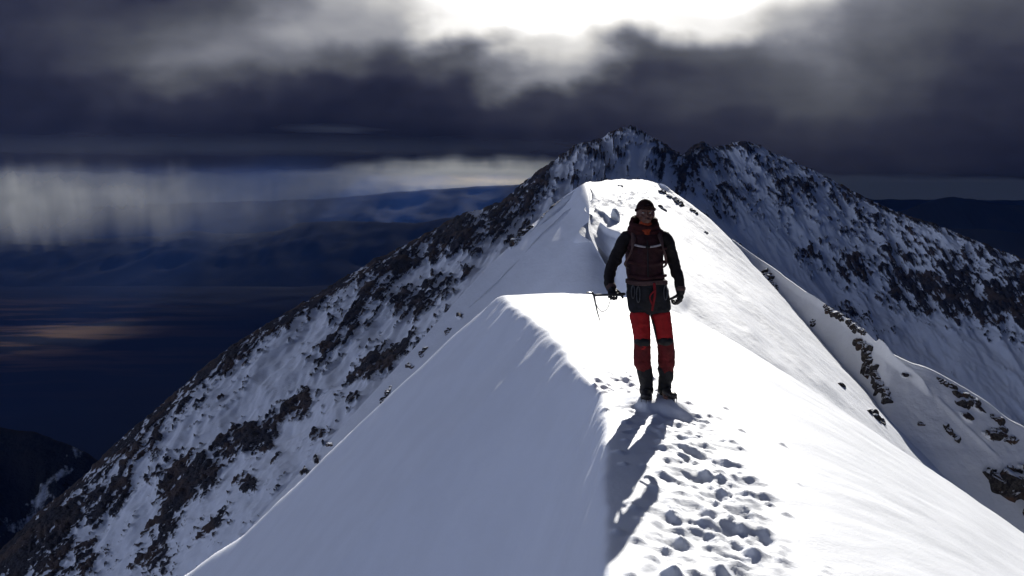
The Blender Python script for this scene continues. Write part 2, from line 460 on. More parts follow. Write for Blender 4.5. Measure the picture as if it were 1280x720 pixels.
# ------------------------------------------------------------------ main mountain (peak, second summit, long left flank, right bowl)
def build_mountain():
    cols = [  # silhouette                 middle               foot
      ((-300, 930, 290), (-150, 960, 230), (0, 1100, 190)),
      ((-110, 780, 300), (30, 880, 235), (150, 1000, 190)),
      ((0, 688, 310), (110, 780, 245), (230, 880, 190)),
      ((50, 640, 325), (150, 725, 255), (270, 800, 195)),
      ((100, 600, 340), (205, 665, 265), (310, 730, 200)),
      ((152, 548, 360), (250, 610, 280), (350, 680, 205)),
      ((200, 508, 380), (300, 565, 295), (400, 630, 215)),
      ((255, 460, 405), (350, 520, 315), (445, 580, 230)),
      ((310, 420, 430), (400, 478, 340), (490, 535, 250)),
      ((385, 376, 465), (455, 432, 370), (530, 495, 280)),
      ((460, 330, 505), (520, 388, 405), (580, 440, 315)),
      ((520, 300, 545), (570, 350, 440), (625, 400, 350)),
      ((572, 271, 590), (615, 318, 480), (665, 365, 390)),
      ((605, 260, 620), (645, 300, 510), (695, 348, 420)),
      ((629, 250, 650), (670, 290, 540), (715, 340, 450)),
      ((661, 223, 690), (695, 275, 575), (735, 335, 480)),
      ((699, 197, 730), (725, 260, 610), (755, 340, 510)),
      ((723, 181, 755), (745, 250, 635), (770, 350, 530)),
      ((747, 175, 770), (762, 247, 650), (783, 360, 545)),
      ((768, 163, 780), (777, 245, 665), (795, 370, 555)),
      ((787, 159, 785), (791, 245, 672), (805, 378, 560)),
      ((803, 164, 786), (806, 250, 676), (820, 385, 562)),
      ((818, 174, 786), (822, 258, 678), (838, 392, 565)),
      ((835, 184, 790), (842, 268, 682), (860, 400, 565)),
      ((853, 193, 798), (862, 276, 686), (880, 408, 568)),
      ((864, 186, 812), (876, 280, 690), (900, 415, 570)),
      ((875, 178, 822), (890, 284, 692), (920, 422, 570)),
      ((890, 183, 824), (905, 288, 692), (938, 430, 570)),
      ((907, 183, 824), (922, 295, 690), (955, 438, 568)),
      ((919, 178, 822), (938, 300, 688), (972, 446, 562)),
      ((934, 178, 820), (955, 308, 684), (990, 455, 556)),
      ((949, 182, 815), (972, 316, 678), (1010, 465, 548)),
      ((965, 190, 808), (990, 326, 670), (1030, 475, 540)),
      ((1000, 205, 792), (1022, 342, 655), (1060, 492, 525)),
      ((1034, 222, 775), (1052, 358, 640), (1090, 510, 508)),
      ((1068, 241, 756), (1084, 372, 622), (1120, 528, 490)),
      ((1115, 262, 728), (1126, 392, 600), (1160, 552, 465)),
      ((1150, 274, 700), (1160, 402, 580), (1195, 572, 445)),
      ((1185, 287, 672), (1196, 410, 560), (1230, 592, 425)),
      ((1240, 309, 635), (1250, 420, 540), (1280, 620, 400)),
      ((1290, 328, 605), (1302, 436, 520), (1330, 650, 380)),
      ((1400, 372, 560), (1412, 480, 480), (1450, 710, 350)),
      ((1560, 450, 510), (1580, 560, 440), (1620, 800, 320))]
    sil = [c[0] for c in cols]; mid = [c[1] for c in cols]; foot = [c[2] for c in cols]
    A = np.array([[P(*p) for p in r] for r in (sil, mid, foot)])
    nu = 1200
    C = catmull(A, nu, 1)
    back1 = C[0] + np.array([-25, 70, -55]); back2 = C[0] + np.array([-300, 700, -700]); back3 = C[0] + np.array([-700, 2200, -2350])
    q1 = C[0] * 0.62 + C[1] * 0.38 ; q2 = C[1] * 0.5 + C[2] * 0.5
    low = C[2] + (C[2] - C[1]) * 0.6 + np.array([0, 0, -60])
    # vertical subdivision: back (coarse) + face (fine)
    K = np.stack([C[0], C[1], C[2], low])
    nvf = 430
    face = catmull(K, nvf, 0)
    tb = np.linspace(0, 1, 26)[1:]
    bk = []
    for t in tb[::-1]:
        if t < 0.3: s = t / 0.3; bk.append(C[0] * (1 - s) + back1 * s)
        elif t < 0.6: s = (t - 0.3) / 0.3; bk.append(back1 * (1 - s) + back2 * s)
        else: s = (t - 0.6) / 0.4; bk.append(back2 * (1 - s) + back3 * s)
    G = np.concatenate([np.stack(bk), face])
    nb = len(bk)
    v = np.concatenate([np.zeros(nb), np.linspace(0, 3, nvf)])[:, None]
    back = np.concatenate([np.arange(nb, 0, -1), np.zeros(nvf)])[:, None]
    X, Y, Z = G[..., 0], G[..., 1], G[..., 2]
    px = CX + FOC * X / Y; py = HZ - FOC * Z / Y
    silpy = (HZ - FOC * C[0, :, 2] / C[0, :, 1])[None, :]
    below = np.clip(py - silpy, 0, 1e4) * (back == 0)          # how far under the skyline
    # three families of gully direction
    wL = sstep(730, 640, px); wR = sstep(820, 900, px); wM = 1 - wL - wR
    live = np.broadcast_to(back < 6, px.shape)
    def field(f, seed, st=3.2, o=5, fn=fbm):
        r = np.zeros(px.shape)
        for w, k, ds in ((wL, -0.80, 0), (wM, -0.05, 1), (wR, 0.72, 2)):
            mk = (w > 0.001) & live
            a = (px[mk] - k * (py[mk] - 160)) / f; b = (py[mk] + k * px[mk]) / (f * st)
            r[mk] += w[mk] * fn(a, b, seed + ds, o, 0.55)
        return r
    big = field(62, 1.0, 2.6, 4, ridged)
    med = field(13, 5.0, 3.6, 5)
    fin = field(5.0, 9.0, 3.4, 4)
    iso = fbm(px / 6, py / 6, 3.3, 4)
    # density of bare rock, by place on the mountain
    dens = np.full(px.shape, 0.0)
    D = [ # px, py, rx, ry, rot(deg), weight
      (150, 590, 90, 22, -40, .55), (300, 445, 110, 14, -36, .6), (420, 360, 90, 15, -32, .7), (500, 330, 60, 20, -30, .75),
      (560, 300, 50, 26, -30, .85), (620, 275, 40, 24, -35, .8), (670, 240, 45, 22, -42, .7), (720, 205, 40, 22, -30, .5), (590, 300, 70, 20, -35, .5),
      (455, 385, 20, 62, 38, .75), (425, 425, 14, 60, 40, .6), (520, 365, 22, 40, 38, .75), (480, 452, 46, 14, -33, 1.0), (545, 372, 12, 45, 40, .55),
      (368, 510, 30, 13, -30, .95), (318, 545, 30, 22, -20, 1.0), (283, 565, 16, 22, 20, .8),
      (235, 600, 38, 28, -20, 1.05), (215, 640, 20, 40, 35, .8), (180, 560, 20, 45, 38, .7), (140, 620, 22, 55, 38, .8), (100, 640, 25, 45, 38, .8),
      (60, 660, 45, 45, 38, .95), (20, 690, 55, 60, 38, 1.0), (110, 690, 35, 30, 38, .6), (70, 712, 30, 20, 38, .7), (200, 700, 18, 30, 38, .7), (190, 690, 12, 40, 40, .6),
      (300, 480, 16, 30, 38, .35), (250, 520, 14, 40, 38, .35), (400, 545, 14, 8, 0, .7), (312, 610, 10, 12, 0, .8), (265, 660, 24, 8, -40, .9),
      (345, 575, 8, 12, 0, .6), (440, 500, 12, 8, 0, .5), (655, 290, 16, 9, -50, .9), (640, 305, 10, 9, -50, .9), (600, 320, 8, 8, 0, .6), (585, 345, 8, 8, 0, .5),
      (760, 195, 50, 24, -20, .55), (790, 170, 30, 12, 0, .5), (830, 200, 24, 30, 20, .75), (860, 215, 26, 40, 30, .8), (740, 225, 30, 26, 0, .45), (800, 215, 30, 20, 0, .35),
      (890, 200, 40, 20, 10, .7), (930, 195, 36, 22, 10, .6), (905, 245, 40, 36, 35, .6), (880, 185, 18, 8, 0, .9), (925, 182, 24, 8, 0, .9),
      (960, 225, 40, 36, 35, .55), (1000, 235, 40, 24, 30, .55), (1040, 262, 50, 24, 30, .55), (985, 280, 36, 26, 30, .35), (1090, 290, 60, 28, 30, .6),
      (1130, 320, 60, 34, 25, .65), (1080, 345, 60, 26, 25, .75), (1150, 365, 60, 34, 20, 1.0), (1210, 370, 60, 42, 20, 1.05), (1270, 375, 60, 44, 15, 1.1), (1010, 320, 40, 18, 30, .5),
      (1180, 330, 60, 20, 25, .6), (1260, 335, 50, 20, 20, .8), (1070, 395, 34, 12, 35, .75), (1105, 420, 18, 16, 35, .8), (1400, 430, 140, 60, 20, 1.0), (1240, 395, 80, 18, 5, .7)]
    for (cx, cy, rx, ry, rot, w) in D:
        c, s = math.cos(R(rot)), math.sin(R(rot))
        a = ((px - cx) * c + (py - cy) * s) / rx; b = (-(px - cx) * s + (py - cy) * c) / ry
        dens = np.maximum(dens, w * np.exp(-0.8 * (a * a + b * b)))
    dens = np.maximum(dens, 0.75 * np.exp(-(below / 16) ** 2))
    dens = np.maximum(dens, 0.12 + 0.26 * (px > 840) * sstep(120, 20, below)) * (0.75 + 0.5 * sstep(-0.3, 0.4, med))
    # smooth snow pans
    for (cx, cy, rx, ry, rot) in [(1210, 470, 120, 48, 20), (1120, 480, 60, 50, 0), (960, 340, 60, 30, 35), (640, 330, 50, 25, -40), (570, 330, 0.1, 0.1, 0), (345, 470, 40, 26, 0)]:
        c, s = math.cos(R(rot)), math.sin(R(rot))
        a = ((px - cx) * c + (py - cy) * s) / rx; b = (-(px - cx) * s + (py - cy) * c) / ry
        dens *= 1 - 0.9 * np.exp(-(a * a + b * b) ** 2)
    ribs = field(4.2, 21.0, 4.2, 3, ridged)
    mottled = 0.42 * fin + 0.36 * med + 0.26 * iso + 0.48 * (ribs - 0.35) + 0.16 * (big - 0.3)
    rock = 0.5 + 1.7 * (mottled - (0.53 - 0.84 * dens * (1 - 0.24 * sstep(640, 760, px))))
    rock = np.where(back > 0, 0.6, rock)
    rk = sstep(0.35, 0.65, rock)
    n = normals(G)
    dep = Y / FOC                                            # metres per photo pixel there
    fade = sstep(0, 14, below)
    disp = dep * (10 * (big - 0.3) * fade + 3.6 * med * (0.35 + fade * 0.65) * (0.35 + 0.65 * rk) + rk * (3.0 + 5.0 * iso + 2.5 * fin) * (0.4 + 0.6 * fade) + 0.5 * rk * fin)
    disp = np.where(back > 0, 0, disp)
    skyline = (np.exp(-(below / 5) ** 2) * (back == 0)) * dep * (2.4 * fbm(px / 5.5, 0.3, 1.0, 4) + 1.6 * fbm(px / 17, 4.3, 1.0, 3))
    G = G + n * disp[..., None]
    G[..., 2] += skyline
    m = snow_rock_mat('mountain_rock_and_snow', 1, 1, nfreq=0.22, bump_d=0.9, edge=0.10)
    nv_ = G.shape[0]
    tag(mesh_obj('mountain', G.reshape(-1, 3), grid_faces(nv_, nu), m, attrs={'rock': rock}), kind='structure')
build_mountain()

# ------------------------------------------------------------------ the air
def build_haze():
    x0, x1, y0, y1, z0, z1 = -70000, 70000, -30000, 45000, -2600, 950
    V = [(x, y, z) for x in (x0, x1) for y in (y0, y1) for z in (z0, z1)]
    F = [(0, 1, 3, 2), (4, 6, 7, 5), (0, 4, 5, 1), (2, 3, 7, 6), (0, 2, 6, 4), (1, 5, 7, 3)]
    m, nt, out = new_mat('haze')
    v = nt.nodes.new('ShaderNodeVolumePrincipled')
    v.inputs['Color'].default_value = (0.12, 0.29, 1.0, 1); v.inputs['Density'].default_value = 2.8e-5
    v.inputs['Anisotropy'].default_value = 0.2
    nt.links.new(v.outputs[0], out.inputs['Volume'])
    tag(mesh_obj('haze', V, F, m, smooth=False), kind='stuff')
build_haze()

def build_rain():
    """Shafts of snow and rain hanging from the far side of the deck, lit from behind."""
    m, nt, out = new_mat('rain_shafts'); E.nt = nt
    tr = nt.nodes.new('ShaderNodeBsdfTranslucent'); tp = nt.nodes.new('ShaderNodeBsdfTransparent'); mx = nt.nodes.new('ShaderNodeMixShader')
    tr.inputs[0].default_value = (0.80, 0.83, 0.84, 1)
    nt.links.new(attr(nt, 'veil').s, mx.inputs[0]); nt.links.new(tp.outputs[0], mx.inputs[1]); nt.links.new(tr.outputs[0], mx.inputs[2]); nt.links.new(mx.outputs[0], out.inputs[0])
    nu, nv = 520, 60
    pxs = np.linspace(-260, 640, nu); t = np.linspace(0, 1, nv)
    U, T = np.meshgrid(pxs, t)
    for d in (24300,):
        z = 2150 + (GZ - 2150) * T
        V = []; A = []
        for off in (0, 900):
            y = d + off + 900 * fbm(U / 120, T * 1.2, off, 3)
            x = (U + 16 * T - CX) / FOC * d
            V.append(np.stack([x, y, z], -1).reshape(-1, 3))
            st = 0.62 + 0.34 * fbm(U / 30, T * 0.7, 2 + off, 5, 0.5)
            env = 1.25 * np.exp(-((U + 40) / 130) ** 2) + 0.50 * np.exp(-((U - 110) / 90) ** 2) + 0.28 * np.exp(-((U - 240) / 90) ** 2) + 0.12 * np.exp(-((U - 370) / 50) ** 2) + 0.4 * np.exp(-((U + 120) / 80) ** 2)
            vert = sstep(0.24, 0.52, T + 0.16 * fbm(U / 34, 0.5, 3, 4)) * sstep(0.86, 0.46, T + 0.22 * fbm(U / 50, 1.5, 3, 4))
            A.append(np.clip(0.28 * env * st ** 1.1 * vert * 3.0, 0, 0.9).ravel())
        n = nu * nv; idx = np.arange(n).reshape(nv, nu)
        F = [grid_faces(nv, nu), grid_faces(nv, nu, n)[:, ::-1]]
        for ln in (idx[0], idx[-1][::-1], idx[:, -1], idx[::-1, 0]):
            F.append(np.stack([ln[:-1], ln[1:], ln[1:] + n, ln[:-1] + n], -1))
        tag(mesh_obj('rain', np.concatenate(V), np.concatenate(F), m, attrs={'veil': np.concatenate(A)}), kind='stuff')
build_rain()

# ------------------------------------------------------------------ snow materials for the near ridge
def snow_mat(name, grain=0.006, big=0.05, tint=SNOW):
    m, nt, out = new_mat(name); E.nt = nt
    tc = nt.nodes.new('ShaderNodeTexCoord').outputs['Object']
    b = nt.nodes.new('ShaderNodeBsdfPrincipled')
    f = ss(0.3, 0.7, E(noise(nt, tc, 1.3, 5, 0.6)))
    nt.links.new(mixrgb(nt, f, tuple(0.95 * x for x in tint), tint), b.inputs['Base Color'])
    b.inputs['Roughness'].default_value = 0.65; b.inputs['Specular IOR Level'].default_value = 0.2
    mp = nt.nodes.new('ShaderNodeMapping'); mp.inputs['Rotation'].default_value = (0, 0, R(-35)); mp.inputs['Scale'].default_value = (1.0, 0.22, 1.0)
    nt.links.new(tc, mp.inputs['Vector'])
    h = E(noise(nt, tc, 38, 5, 0.7)) * grain + E(noise(nt, mp.outputs[0], 3.2, 5, 0.55)) * big
    bp = nt.nodes.new('ShaderNodeBump'); bp.inputs['Distance'].default_value = 1.0; bp.inputs['Strength'].default_value = 1.0
    nt.links.new(h.s, bp.inputs['Height']); nt.links.new(bp.outputs[0], b.inputs['Normal'])
    nt.links.new(b.outputs[0], out.inputs[0])
    return m

FEET = (1.235, 8.15, -1.852)

# ------------------------------------------------------------------ summit ridge under the climber
def softplus(x, w):
    return w * np.logaddexp(0, np.asarray(x, float) / w)

def lip_x(y):
    return np.interp(y, [2, 4.3, 5.3, 6.5, 7.7, 8.5, 9.7, 11.3, 13.0, 14.3, 16.3, 30], [0.30, 0.44, 0.55, 0.68, 0.78, 0.83, 0.64, 0.45, 0.30, -0.02, -0.26, -2.0])

def ridge_base(x, y):
    z0 = -1.852 + 0.014 * (y - 8.15) * (y < 8.15) + 0.002 * (y - 8.15) * (y > 8.15) - 0.035 * (x - 1.2)
    xl0 = lip_x(y)
    nz = (0.07 * perlin(y * 1.3, 3.1) + 0.010 * perlin(y * 4.7, 1.1)) * np.interp(y, [6.5, 8.5], [0.25, 1.0]) + 0.10 * perlin(y * 0.5, 8.1) * sstep(8, 10, y)
    nz = nz + 0.015 * perlin(x * 6.0, y * 6.0, 3.3)
    xl = xl0 + nz * np.exp(-np.maximum(xl0 - x, 0) / 0.40)
    xs = np.where(y > 8.3, 0.8 - 0.13 * (y - 8.3), np.interp(y, [2, 4.3, 5.3, 6.5, 7.7, 8.3], [0.30, 0.44, 0.55, 0.67, 0.76, 0.80]))            # smooth direction of the face
    aN = np.interp(y, [2, 4.3, 6.5, 8.3, 9.7, 11.5], [3.4, 3.0, 2.7, 2.1, 1.5, 1.16])
    face = aN * (xs - x)
    dl = xl - x
    w = sstep(0.0, 2.6, dl)
    drop = softplus(aN * (dl * (1 - w) + (xs - x) * w), 0.035)
    # steepens farther down
    drop = np.where(dl > 0, drop + 0.010 * np.maximum(dl - 1, 0) ** 1.5 * (y < 12), drop)
    xr = np.interp(y, [0, 4.3, 8, 12, 16], [1.75, 1.85, 2.1, 2.5, 2.9])
    dr = x - xr
    rdrop = 0.60 * softplus(dr, 0.55) + 0.006 * np.maximum(dr - 3, 0) ** 1.7
    z = z0 - drop - rdrop
    # far rim
    yb = np.interp(x, [-34, -16, -10.7, -6.3, -2.5, -0.22, 1.0, 2.3, 3.1, 4.9, 7.0, 8.1, 12, 30], [29.5, 28, 26.7, 20.9, 18.3, 16.2, 16.9, 17.2, 17.0, 16.8, 15.4, 14.4, 13, 11])
    yb = yb + 0.10 * perlin(x * 1.2, 5.5) + 0.12 * perlin(x * 0.45, 1.5)
    kb = np.interp(x, [-4, -1, 3, 6], [1.4, 0.8, 0.35, 0.75])
    z = z - kb * softplus(y - yb, 0.10)
    return z, drop, rdrop, yb

def footprint(x, y, z, cx, cy, rot, depth, L=0.17, W=0.075, rim=0.35):
    c, s = math.cos(rot), math.sin(rot)
    dx, dy = x - cx, y - cy
    wob = 1 + 0.22 * perlin(x * 9 + cx, y * 9 + cy)
    a = (dx * c + dy * s) / (W * wob); b = (-dx * s + dy * c) / (L * wob)
    r = np.sqrt(a * a + b * b)
    z -= depth * np.clip(1.15 - r * r, 0, 1)
    z += depth * rim * np.exp(-((r - 1.38) / 0.24) ** 2) * (0.6 + 0.6 * perlin(x * 14, y * 14 + cx))
    return z

TXV = [0.9, 1.00, 1.22, 1.44, 1.42, 1.35, 1.1, 1.15, 1.3]
TYV = [2, 4.3, 5.2, 6.4, 7.4, 8.2, 9.5, 12, 17]
def build_ridge():
    xs = np.concatenate([-np.geomspace(34, 0.9, 190), np.arange(-0.88, 4.2, 0.020), np.geomspace(4.22, 42, 170)])
    ys = np.concatenate([np.linspace(-2, 3.1, 30), np.arange(3.12, 9.6, 0.019), np.arange(9.62, 18.6, 0.05), np.geomspace(18.65, 50, 90)])
    X, Y = np.meshgrid(xs, ys)
    Z, drop, rdrop, yb = ridge_base(X, Y)
    top = np.exp(-(drop / 0.5)) * sstep(-0.2, 0.6, yb - Y)
    onface = sstep(0.1, 1.0, drop)
    # wind texture
    u = X * 0.82 + Y * 0.57; v = -X * 0.57 + Y * 0.82
    Z += 0.018 * fbm(u / 1.6, v / 0.5, 1, 4) * (0.05 + 0.95 * (1 - sstep(0.0, 0.15, drop))) + 0.05 * fbm(X / 3.5, Y / 3.5, 4, 3)
    Z += onface * 0.025 * fbm(X / 2.6 + Y / 6, Z / 2.5, 3, 3) 
    # sastrugi bands on the sunny slope
    Z += 0.03 * sstep(0.4, 2.0, rdrop) * fbm((X * 0.45 - Y * 0.15) * 2.2, (X * 0.4 + Y * 0.9) * 0.35, 6, 4)
    # trampled trail: broad disturbed band winding along the crest
    tx = np.interp(Y, [2, 4.3, 5.2, 6.4, 7.4, 8.2, 9.5, 12, 17], TXV)
    tw = np.interp(Y, [2, 4.3, 6.4, 8.2, 9.5, 17], [0.42, 0.40, 0.40, 0.36, 0.3, 0.25])
    band = np.exp(-((X - tx) / tw) ** 4) * (Y < 17.5)
    rough = 0.016 * fbm(X * 5, Y * 5, 2, 4, 0.6) + 0.011 * fbm(X * 19, Y * 19, 2, 3, 0.6) + 0.016 * ridged(X * 5, Y * 5, 5, 4) * 0.6 
    Z += band * rough * np.interp(Y, [8, 10, 14], [1.15, 0.6, 0.35])
    Z -= band * np.interp(Y, [8, 10], [1, 0.3]) * (0.025 + 0.040 * fbm(X * 2.6 + Y, Y * 3.4, 7, 3) + 0.02 * ridged(X * 3.1, Y * 4.2, 9, 3))
    r2 = random.Random(5)
    steps = [ # photo column, row, of prints
      (846, 530, .5), (868, 548, .6), (905, 560, .4), (838, 562, .5), (872, 575, .7), (850, 590, .55), (892, 600, .7), (925, 612, .5), (868, 618, .7), (842, 640, .6),
      (880, 650, .9), (918, 655, .45), (950, 638, .6), (925, 690, .9), (870, 690, .7), (836, 682, .5), (940, 676, .45), (902, 706, .5), (820, 700, .4),
      (885, 540, .35), (915, 585, .4), (930, 570, .25), (818, 610, .35), (905, 632, .35), (945, 600, .3), (850, 515, .35), (770, 505, .35), (780, 470, .3),
      (765, 452, .4), (750, 475, .35), (856, 497, .3), (835, 655, .4), (895, 525, .25)]
    for (sx, sy, dd) in steps:
        d = -1.86 * FOC / (HZ - sy)
        cx = (sx - CX) / FOC * d
        Z = footprint(X, Y, Z, cx, d, r2.uniform(-0.7, 0.5), 0.028 * dd + 0.005, 0.15 * (0.65 + 0.5 * dd), 0.095 * (0.65 + 0.5 * dd))
    for k in range(34):
        yy = r2.uniform(3.4, 8.9); cx = float(np.interp(yy, TYV, TXV)) + r2.gauss(0, 0.24)
        Z = footprint(X, Y, Z, cx, yy, r2.uniform(0, 3), r2.uniform(0.008, 0.022), r2.uniform(0.03, 0.1), r2.uniform(0.03, 0.07))
    # crumbs of kicked-up snow beside the boots and along the trail
    for k in range(230):
        yy = r2.uniform(3.6, 9.6); cx = float(np.interp(yy, TYV, TXV)) + r2.gauss(0, 0.30)
        if cx < 0.6: continue
        rr = r2.uniform(0.015, 0.045)
        q = ((X - cx) / rr) ** 2 + ((Y - yy) / rr) ** 2
        Z += rr * 0.75 * np.exp(-q * (0.8 + 0.3 * perlin(X * 30, Y * 30)))
    # narrow wind-lip that catches the light left of the shadow
    pts = [(0.60, 5.45), (0.53, 5.05), (0.45, 4.7), (0.36, 4.35), (0.25, 4.0), (0.1, 3.6)]
    # stand-level patch for the boots
    q = np.exp(-(((X - FEET[0] - 0.10) / 0.28) ** 4 + ((Y - FEET[1]) / 0.26) ** 4))
    Z = Z * (1 - q) + (FEET[2] + 0.006 + 0.008 * fbm(X * 9, Y * 9, 2, 3)) * q
    m = snow_mat('ridge_snow', 0.0042, 0.007)
    F = grid_faces(len(ys), len(xs))
    tag(mesh_obj('snow_ridge', np.stack([X, Y, Z], -1).reshape(-1, 3), F, m), kind='structure')
build_ridge()

# ------------------------------------------------------------------ snow hump behind the climber: shaded wall, sunny slope, right-hand spur
def px_of(G):
    return CX + FOC * G[..., 0] / G[..., 1], HZ - FOC * G[..., 2] / G[..., 1]

def tapered(pts, px, py, w):
    d, side, t = seg_dist(px, py, pts)
    e = sstep(0.0, 0.12, t) * sstep(1.0, 0.8, t)
    return np.exp(-(d / w) ** 2) * e, d * side

GRIDS = []
def build_hump():
    c0, a, b = -26.5, 0.45, 0.33
    def W(px, py, dd=0.0):
        u = (px - CX) / FOC; w = (HZ - py) / FOC
        return (px, py, c0 / (w - a * u - b) + dd)
    top = [W(60, 960), W(200, 786), W(330, 640), W(440, 520), W(540, 410), W(600, 344), W(660, 286), W(700, 250, 1.0), (727, 231, 73.5), (735, 228, 76)]
    Eg = [W(130, 1130), W(300, 960), W(440, 800), W(560, 660), W(660, 540), W(720, 460), W(752, 405), W(764, 350), (736, 288, 60.8), (741, 242, 71.5)]
    m1 = [W(90, 1040), W(245, 860), W(385, 705), W(495, 575), W(595, 465), W(655, 392), (703, 340, 58), (729, 300, 60.5), (736, 256, 66.5), (737, 233, 74.2)]
    back = [(p[0] - 60, p[1] + 120, p[2] + 26) for p in top]
    back = [(p[0] - 15, p[1] + 34, p[2] + 14) for p in top]
    rows = [[(p[0] - 30, p[1] + 130, p[2] + 45) for p in top], back, top, m1, Eg]
    G = loft([top, m1, Eg], 420, 700)
    B = loft(rows[:3], 60, 700)[:-1]
    G = np.concatenate([B, G])
    isb = np.concatenate([np.ones(59), np.zeros(420)])[:, None]
    G = np.concatenate([G, (G[:, -1] + np.array([1.2, 1.2, -1.0]))[:, None], (G[:, -1] + np.array([4, 3.0, -6.0]))[:, None]], 1)
    px, py = px_of(G)
    G[..., 2] += (1 - isb) * (0.06 * fbm(G[..., 0] / 6, G[..., 2] / 4, 2, 4) + 0.02 * fbm(G[..., 0] * 0.8, G[..., 2] * 1.4, 2, 4))
    # outcropping stones near the brow
    rock = np.zeros(px.shape)
    r2 = random.Random(3)
    for (cx, cy, rx, ry, rot) in [(545, 372, 8, 5, -40), (642, 305, 9, 5, -40),
                              (600, 340, 5, 4, 0), (395, 575, 6, 5, 30), (268, 662, 16, 9, -38), (276, 700, 12, 14, 20), (380, 590, 8, 6, 0), (503, 438, 6, 5, 0), (574, 395, 5, 5, 0), (690, 262, 26, 4, -42)]:
        c, s = math.cos(R(rot)), math.sin(R(rot))
        aa = ((px - cx) * c + (py - cy) * s) / rx; bb = (-(px - cx) * s + (py - cy) * c) / ry
        rr = np.exp(-(aa * aa + bb * bb)) * (0.9 + 0.9 * fbm(px / 4.5, py / 4.5, cx, 3))
        rock = np.maximum(rock, rr)
    rk = sstep(0.4, 0.6, rock)
    G[..., 2] += (1 - isb) * rk * 0.16 * (0.7 + perlin(px / 5.0, py / 5.0, 1))
    mr = snow_rock_mat('hump_snow_with_stones', 1, 1, nfreq=1.2, bump_d=0.25, edge=0.08)
    GRIDS.append((px, py, G))
    tag(mesh_obj('snow_slope', G.reshape(-1, 3), grid_faces(*G.shape[:2]), mr, attrs={'rock': rock * 0.9 - 0.12 + 0.12 * (rock > 0.3)}), kind='structure')

    # wind-built snow lips standing on the shaded wall: flat narrow tops that catch the sun
    def lip(pts, hgt, top_w, seed):
        p = catmull(np.array(pts, float), 260, 0); t = np.linspace(0, 1, 260)
        q = np.array([P(*W(a_[0], a_[1])) for a_ in p])
        env = sstep(0, .10, t) * sstep(1, .35, t); h = hgt * env * (0.85 + 0.25 * fbm(t * 9, seed, 0, 3)) - 0.12 * (1 - env)
        tw = np.maximum(h, 0.05) / 0.30 * (0.8 + 0.3 * fbm(t * 7, seed + 4, 0, 4))
        d = np.gradient(q, axis=0); d[:, 2] = 0; d /= np.linalg.norm(d, axis=1)[:, None]
        f = np.stack([d[:, 1], -d[:, 0], 0 * t], -1); f *= np.sign(-(f[:, 1:2] * 1.0 + f[:, 0:1] * 0.6))       # downhill, towards the camera
        def off(k, z): return q + f * np.asarray(k)[..., None] + np.stack([0 * t, 0 * t, z], -1)
        slope = lambda k: -k * 0.42
        rows_ = [off(-tw * 2, h - .6 * tw - .4), off(-tw * 1.3, h + .12 * tw), off(-tw, h + .13 * tw), off(-tw * .5, h + .065 * tw), off(0 * t, h), off(0.12 + 0 * t, h - .10), off(0.8 + 0 * t, h - .75), off(3.2 + 0 * t, h - 3.0 )]
        Gl = catmull(np.stack(rows_), 70, 0)
        Gl[..., 2] += 0.03 * fbm(Gl[..., 0] * 1.3, Gl[..., 1] * 1.3, seed, 3)
        tag(mesh_obj('snow_slope', Gl.reshape(-1, 3), grid_faces(*Gl.shape[:2]), mr, attrs={'rock': np.zeros(Gl.shape[:2])}), kind='structure')
    lip([(736, 259), (722, 268), (700, 287), (660, 322), (600, 374), (560, 408)], 0.34, 0.85, 1.0)
    lip([(734, 236), (712, 252), (690, 270), (655, 300), (640, 313)], 0.26, 0.55, 2.0)
    lip([(724, 292), (704, 312), (686, 326), (655, 352), (636, 370)], 0.28, 0.60, 3.0)
    # lip([(560, 424), (520, 462), (480, 506), (440, 552), (400, 590)], 0.36, 0.55, 4.0)
    # lip([(400, 572), (350, 622), (300, 672), (250, 716)], 0.32, 0.50, 5.0)
    # sunny side
    E_ = [(732, 228, 76), (742, 243, 70.5), (731, 261, 66), (741, 272, 63.6), (724, 290, 60.6), (752, 313, 59.0), (765, 347, 56.9), (752, 405, 53), (720, 470, 49)]
    e2 = [(744, 226.5, 82), (752, 242, 74), (750, 260, 68.5), (752, 273, 65), (744, 290, 61.5), (762, 314, 58.8), (778, 345, 54.5), (780, 400, 47), (780, 470, 40)]
    c1 = [(795, 224, 92), (797, 243, 83), (798, 262, 75), (798, 274, 70), (798, 288, 64), (802, 312, 57), (806, 340, 50), (808, 400, 40), (810, 470, 32)]
    c2 = [(820, 229, 93), (842, 254, 85), (862, 278, 79), (874, 297, 74.5), (893, 326, 68), (925, 368, 59), (965, 420, 51), (1020, 500, 41.5), (1080, 600, 34)]
    dg = [(838, 237, 91), (880, 268, 86), (915, 302, 81.5), (938, 328, 78), (982, 376, 71.4), (1041, 443, 61.9), (1097, 507, 54.3), (1182, 600, 48.6), (1290, 720, 43)]
    RBc = np.array([[P(*p) for p in r] for r in (E_, e2, c1, c2, dg)])           # columns list
    out = RBc[-1] + np.array([5.0, 1.0, -5.0])
    RBc = np.concatenate([RBc, out[None]])
    T = RBc.transpose(1, 0, 2)
    topb = T[0] + np.array([0, 12, -7.0]); topb2 = T[0] + np.array([0, 40, -40.0])
    A = catmull(catmull(T, 620, 1), 460, 0)
    B = catmull(np.stack([topb2, topb, T[0]]), 620, 1); B = catmull(B, 30, 0)[:-1]
    G = np.concatenate([B, A])
    G = np.concatenate([(G[:, 0] + np.array([-3.0, 4.0, -6.0]))[:, None], (G[:, 0] + np.array([-0.6, 1.2, -1.2]))[:, None], G], 1)
    px, py = px_of(G)
    x, y = G[..., 0], G[..., 1]
    vis = np.concatenate([np.linspace(0, .2, 29), np.ones(460)])[:, None]
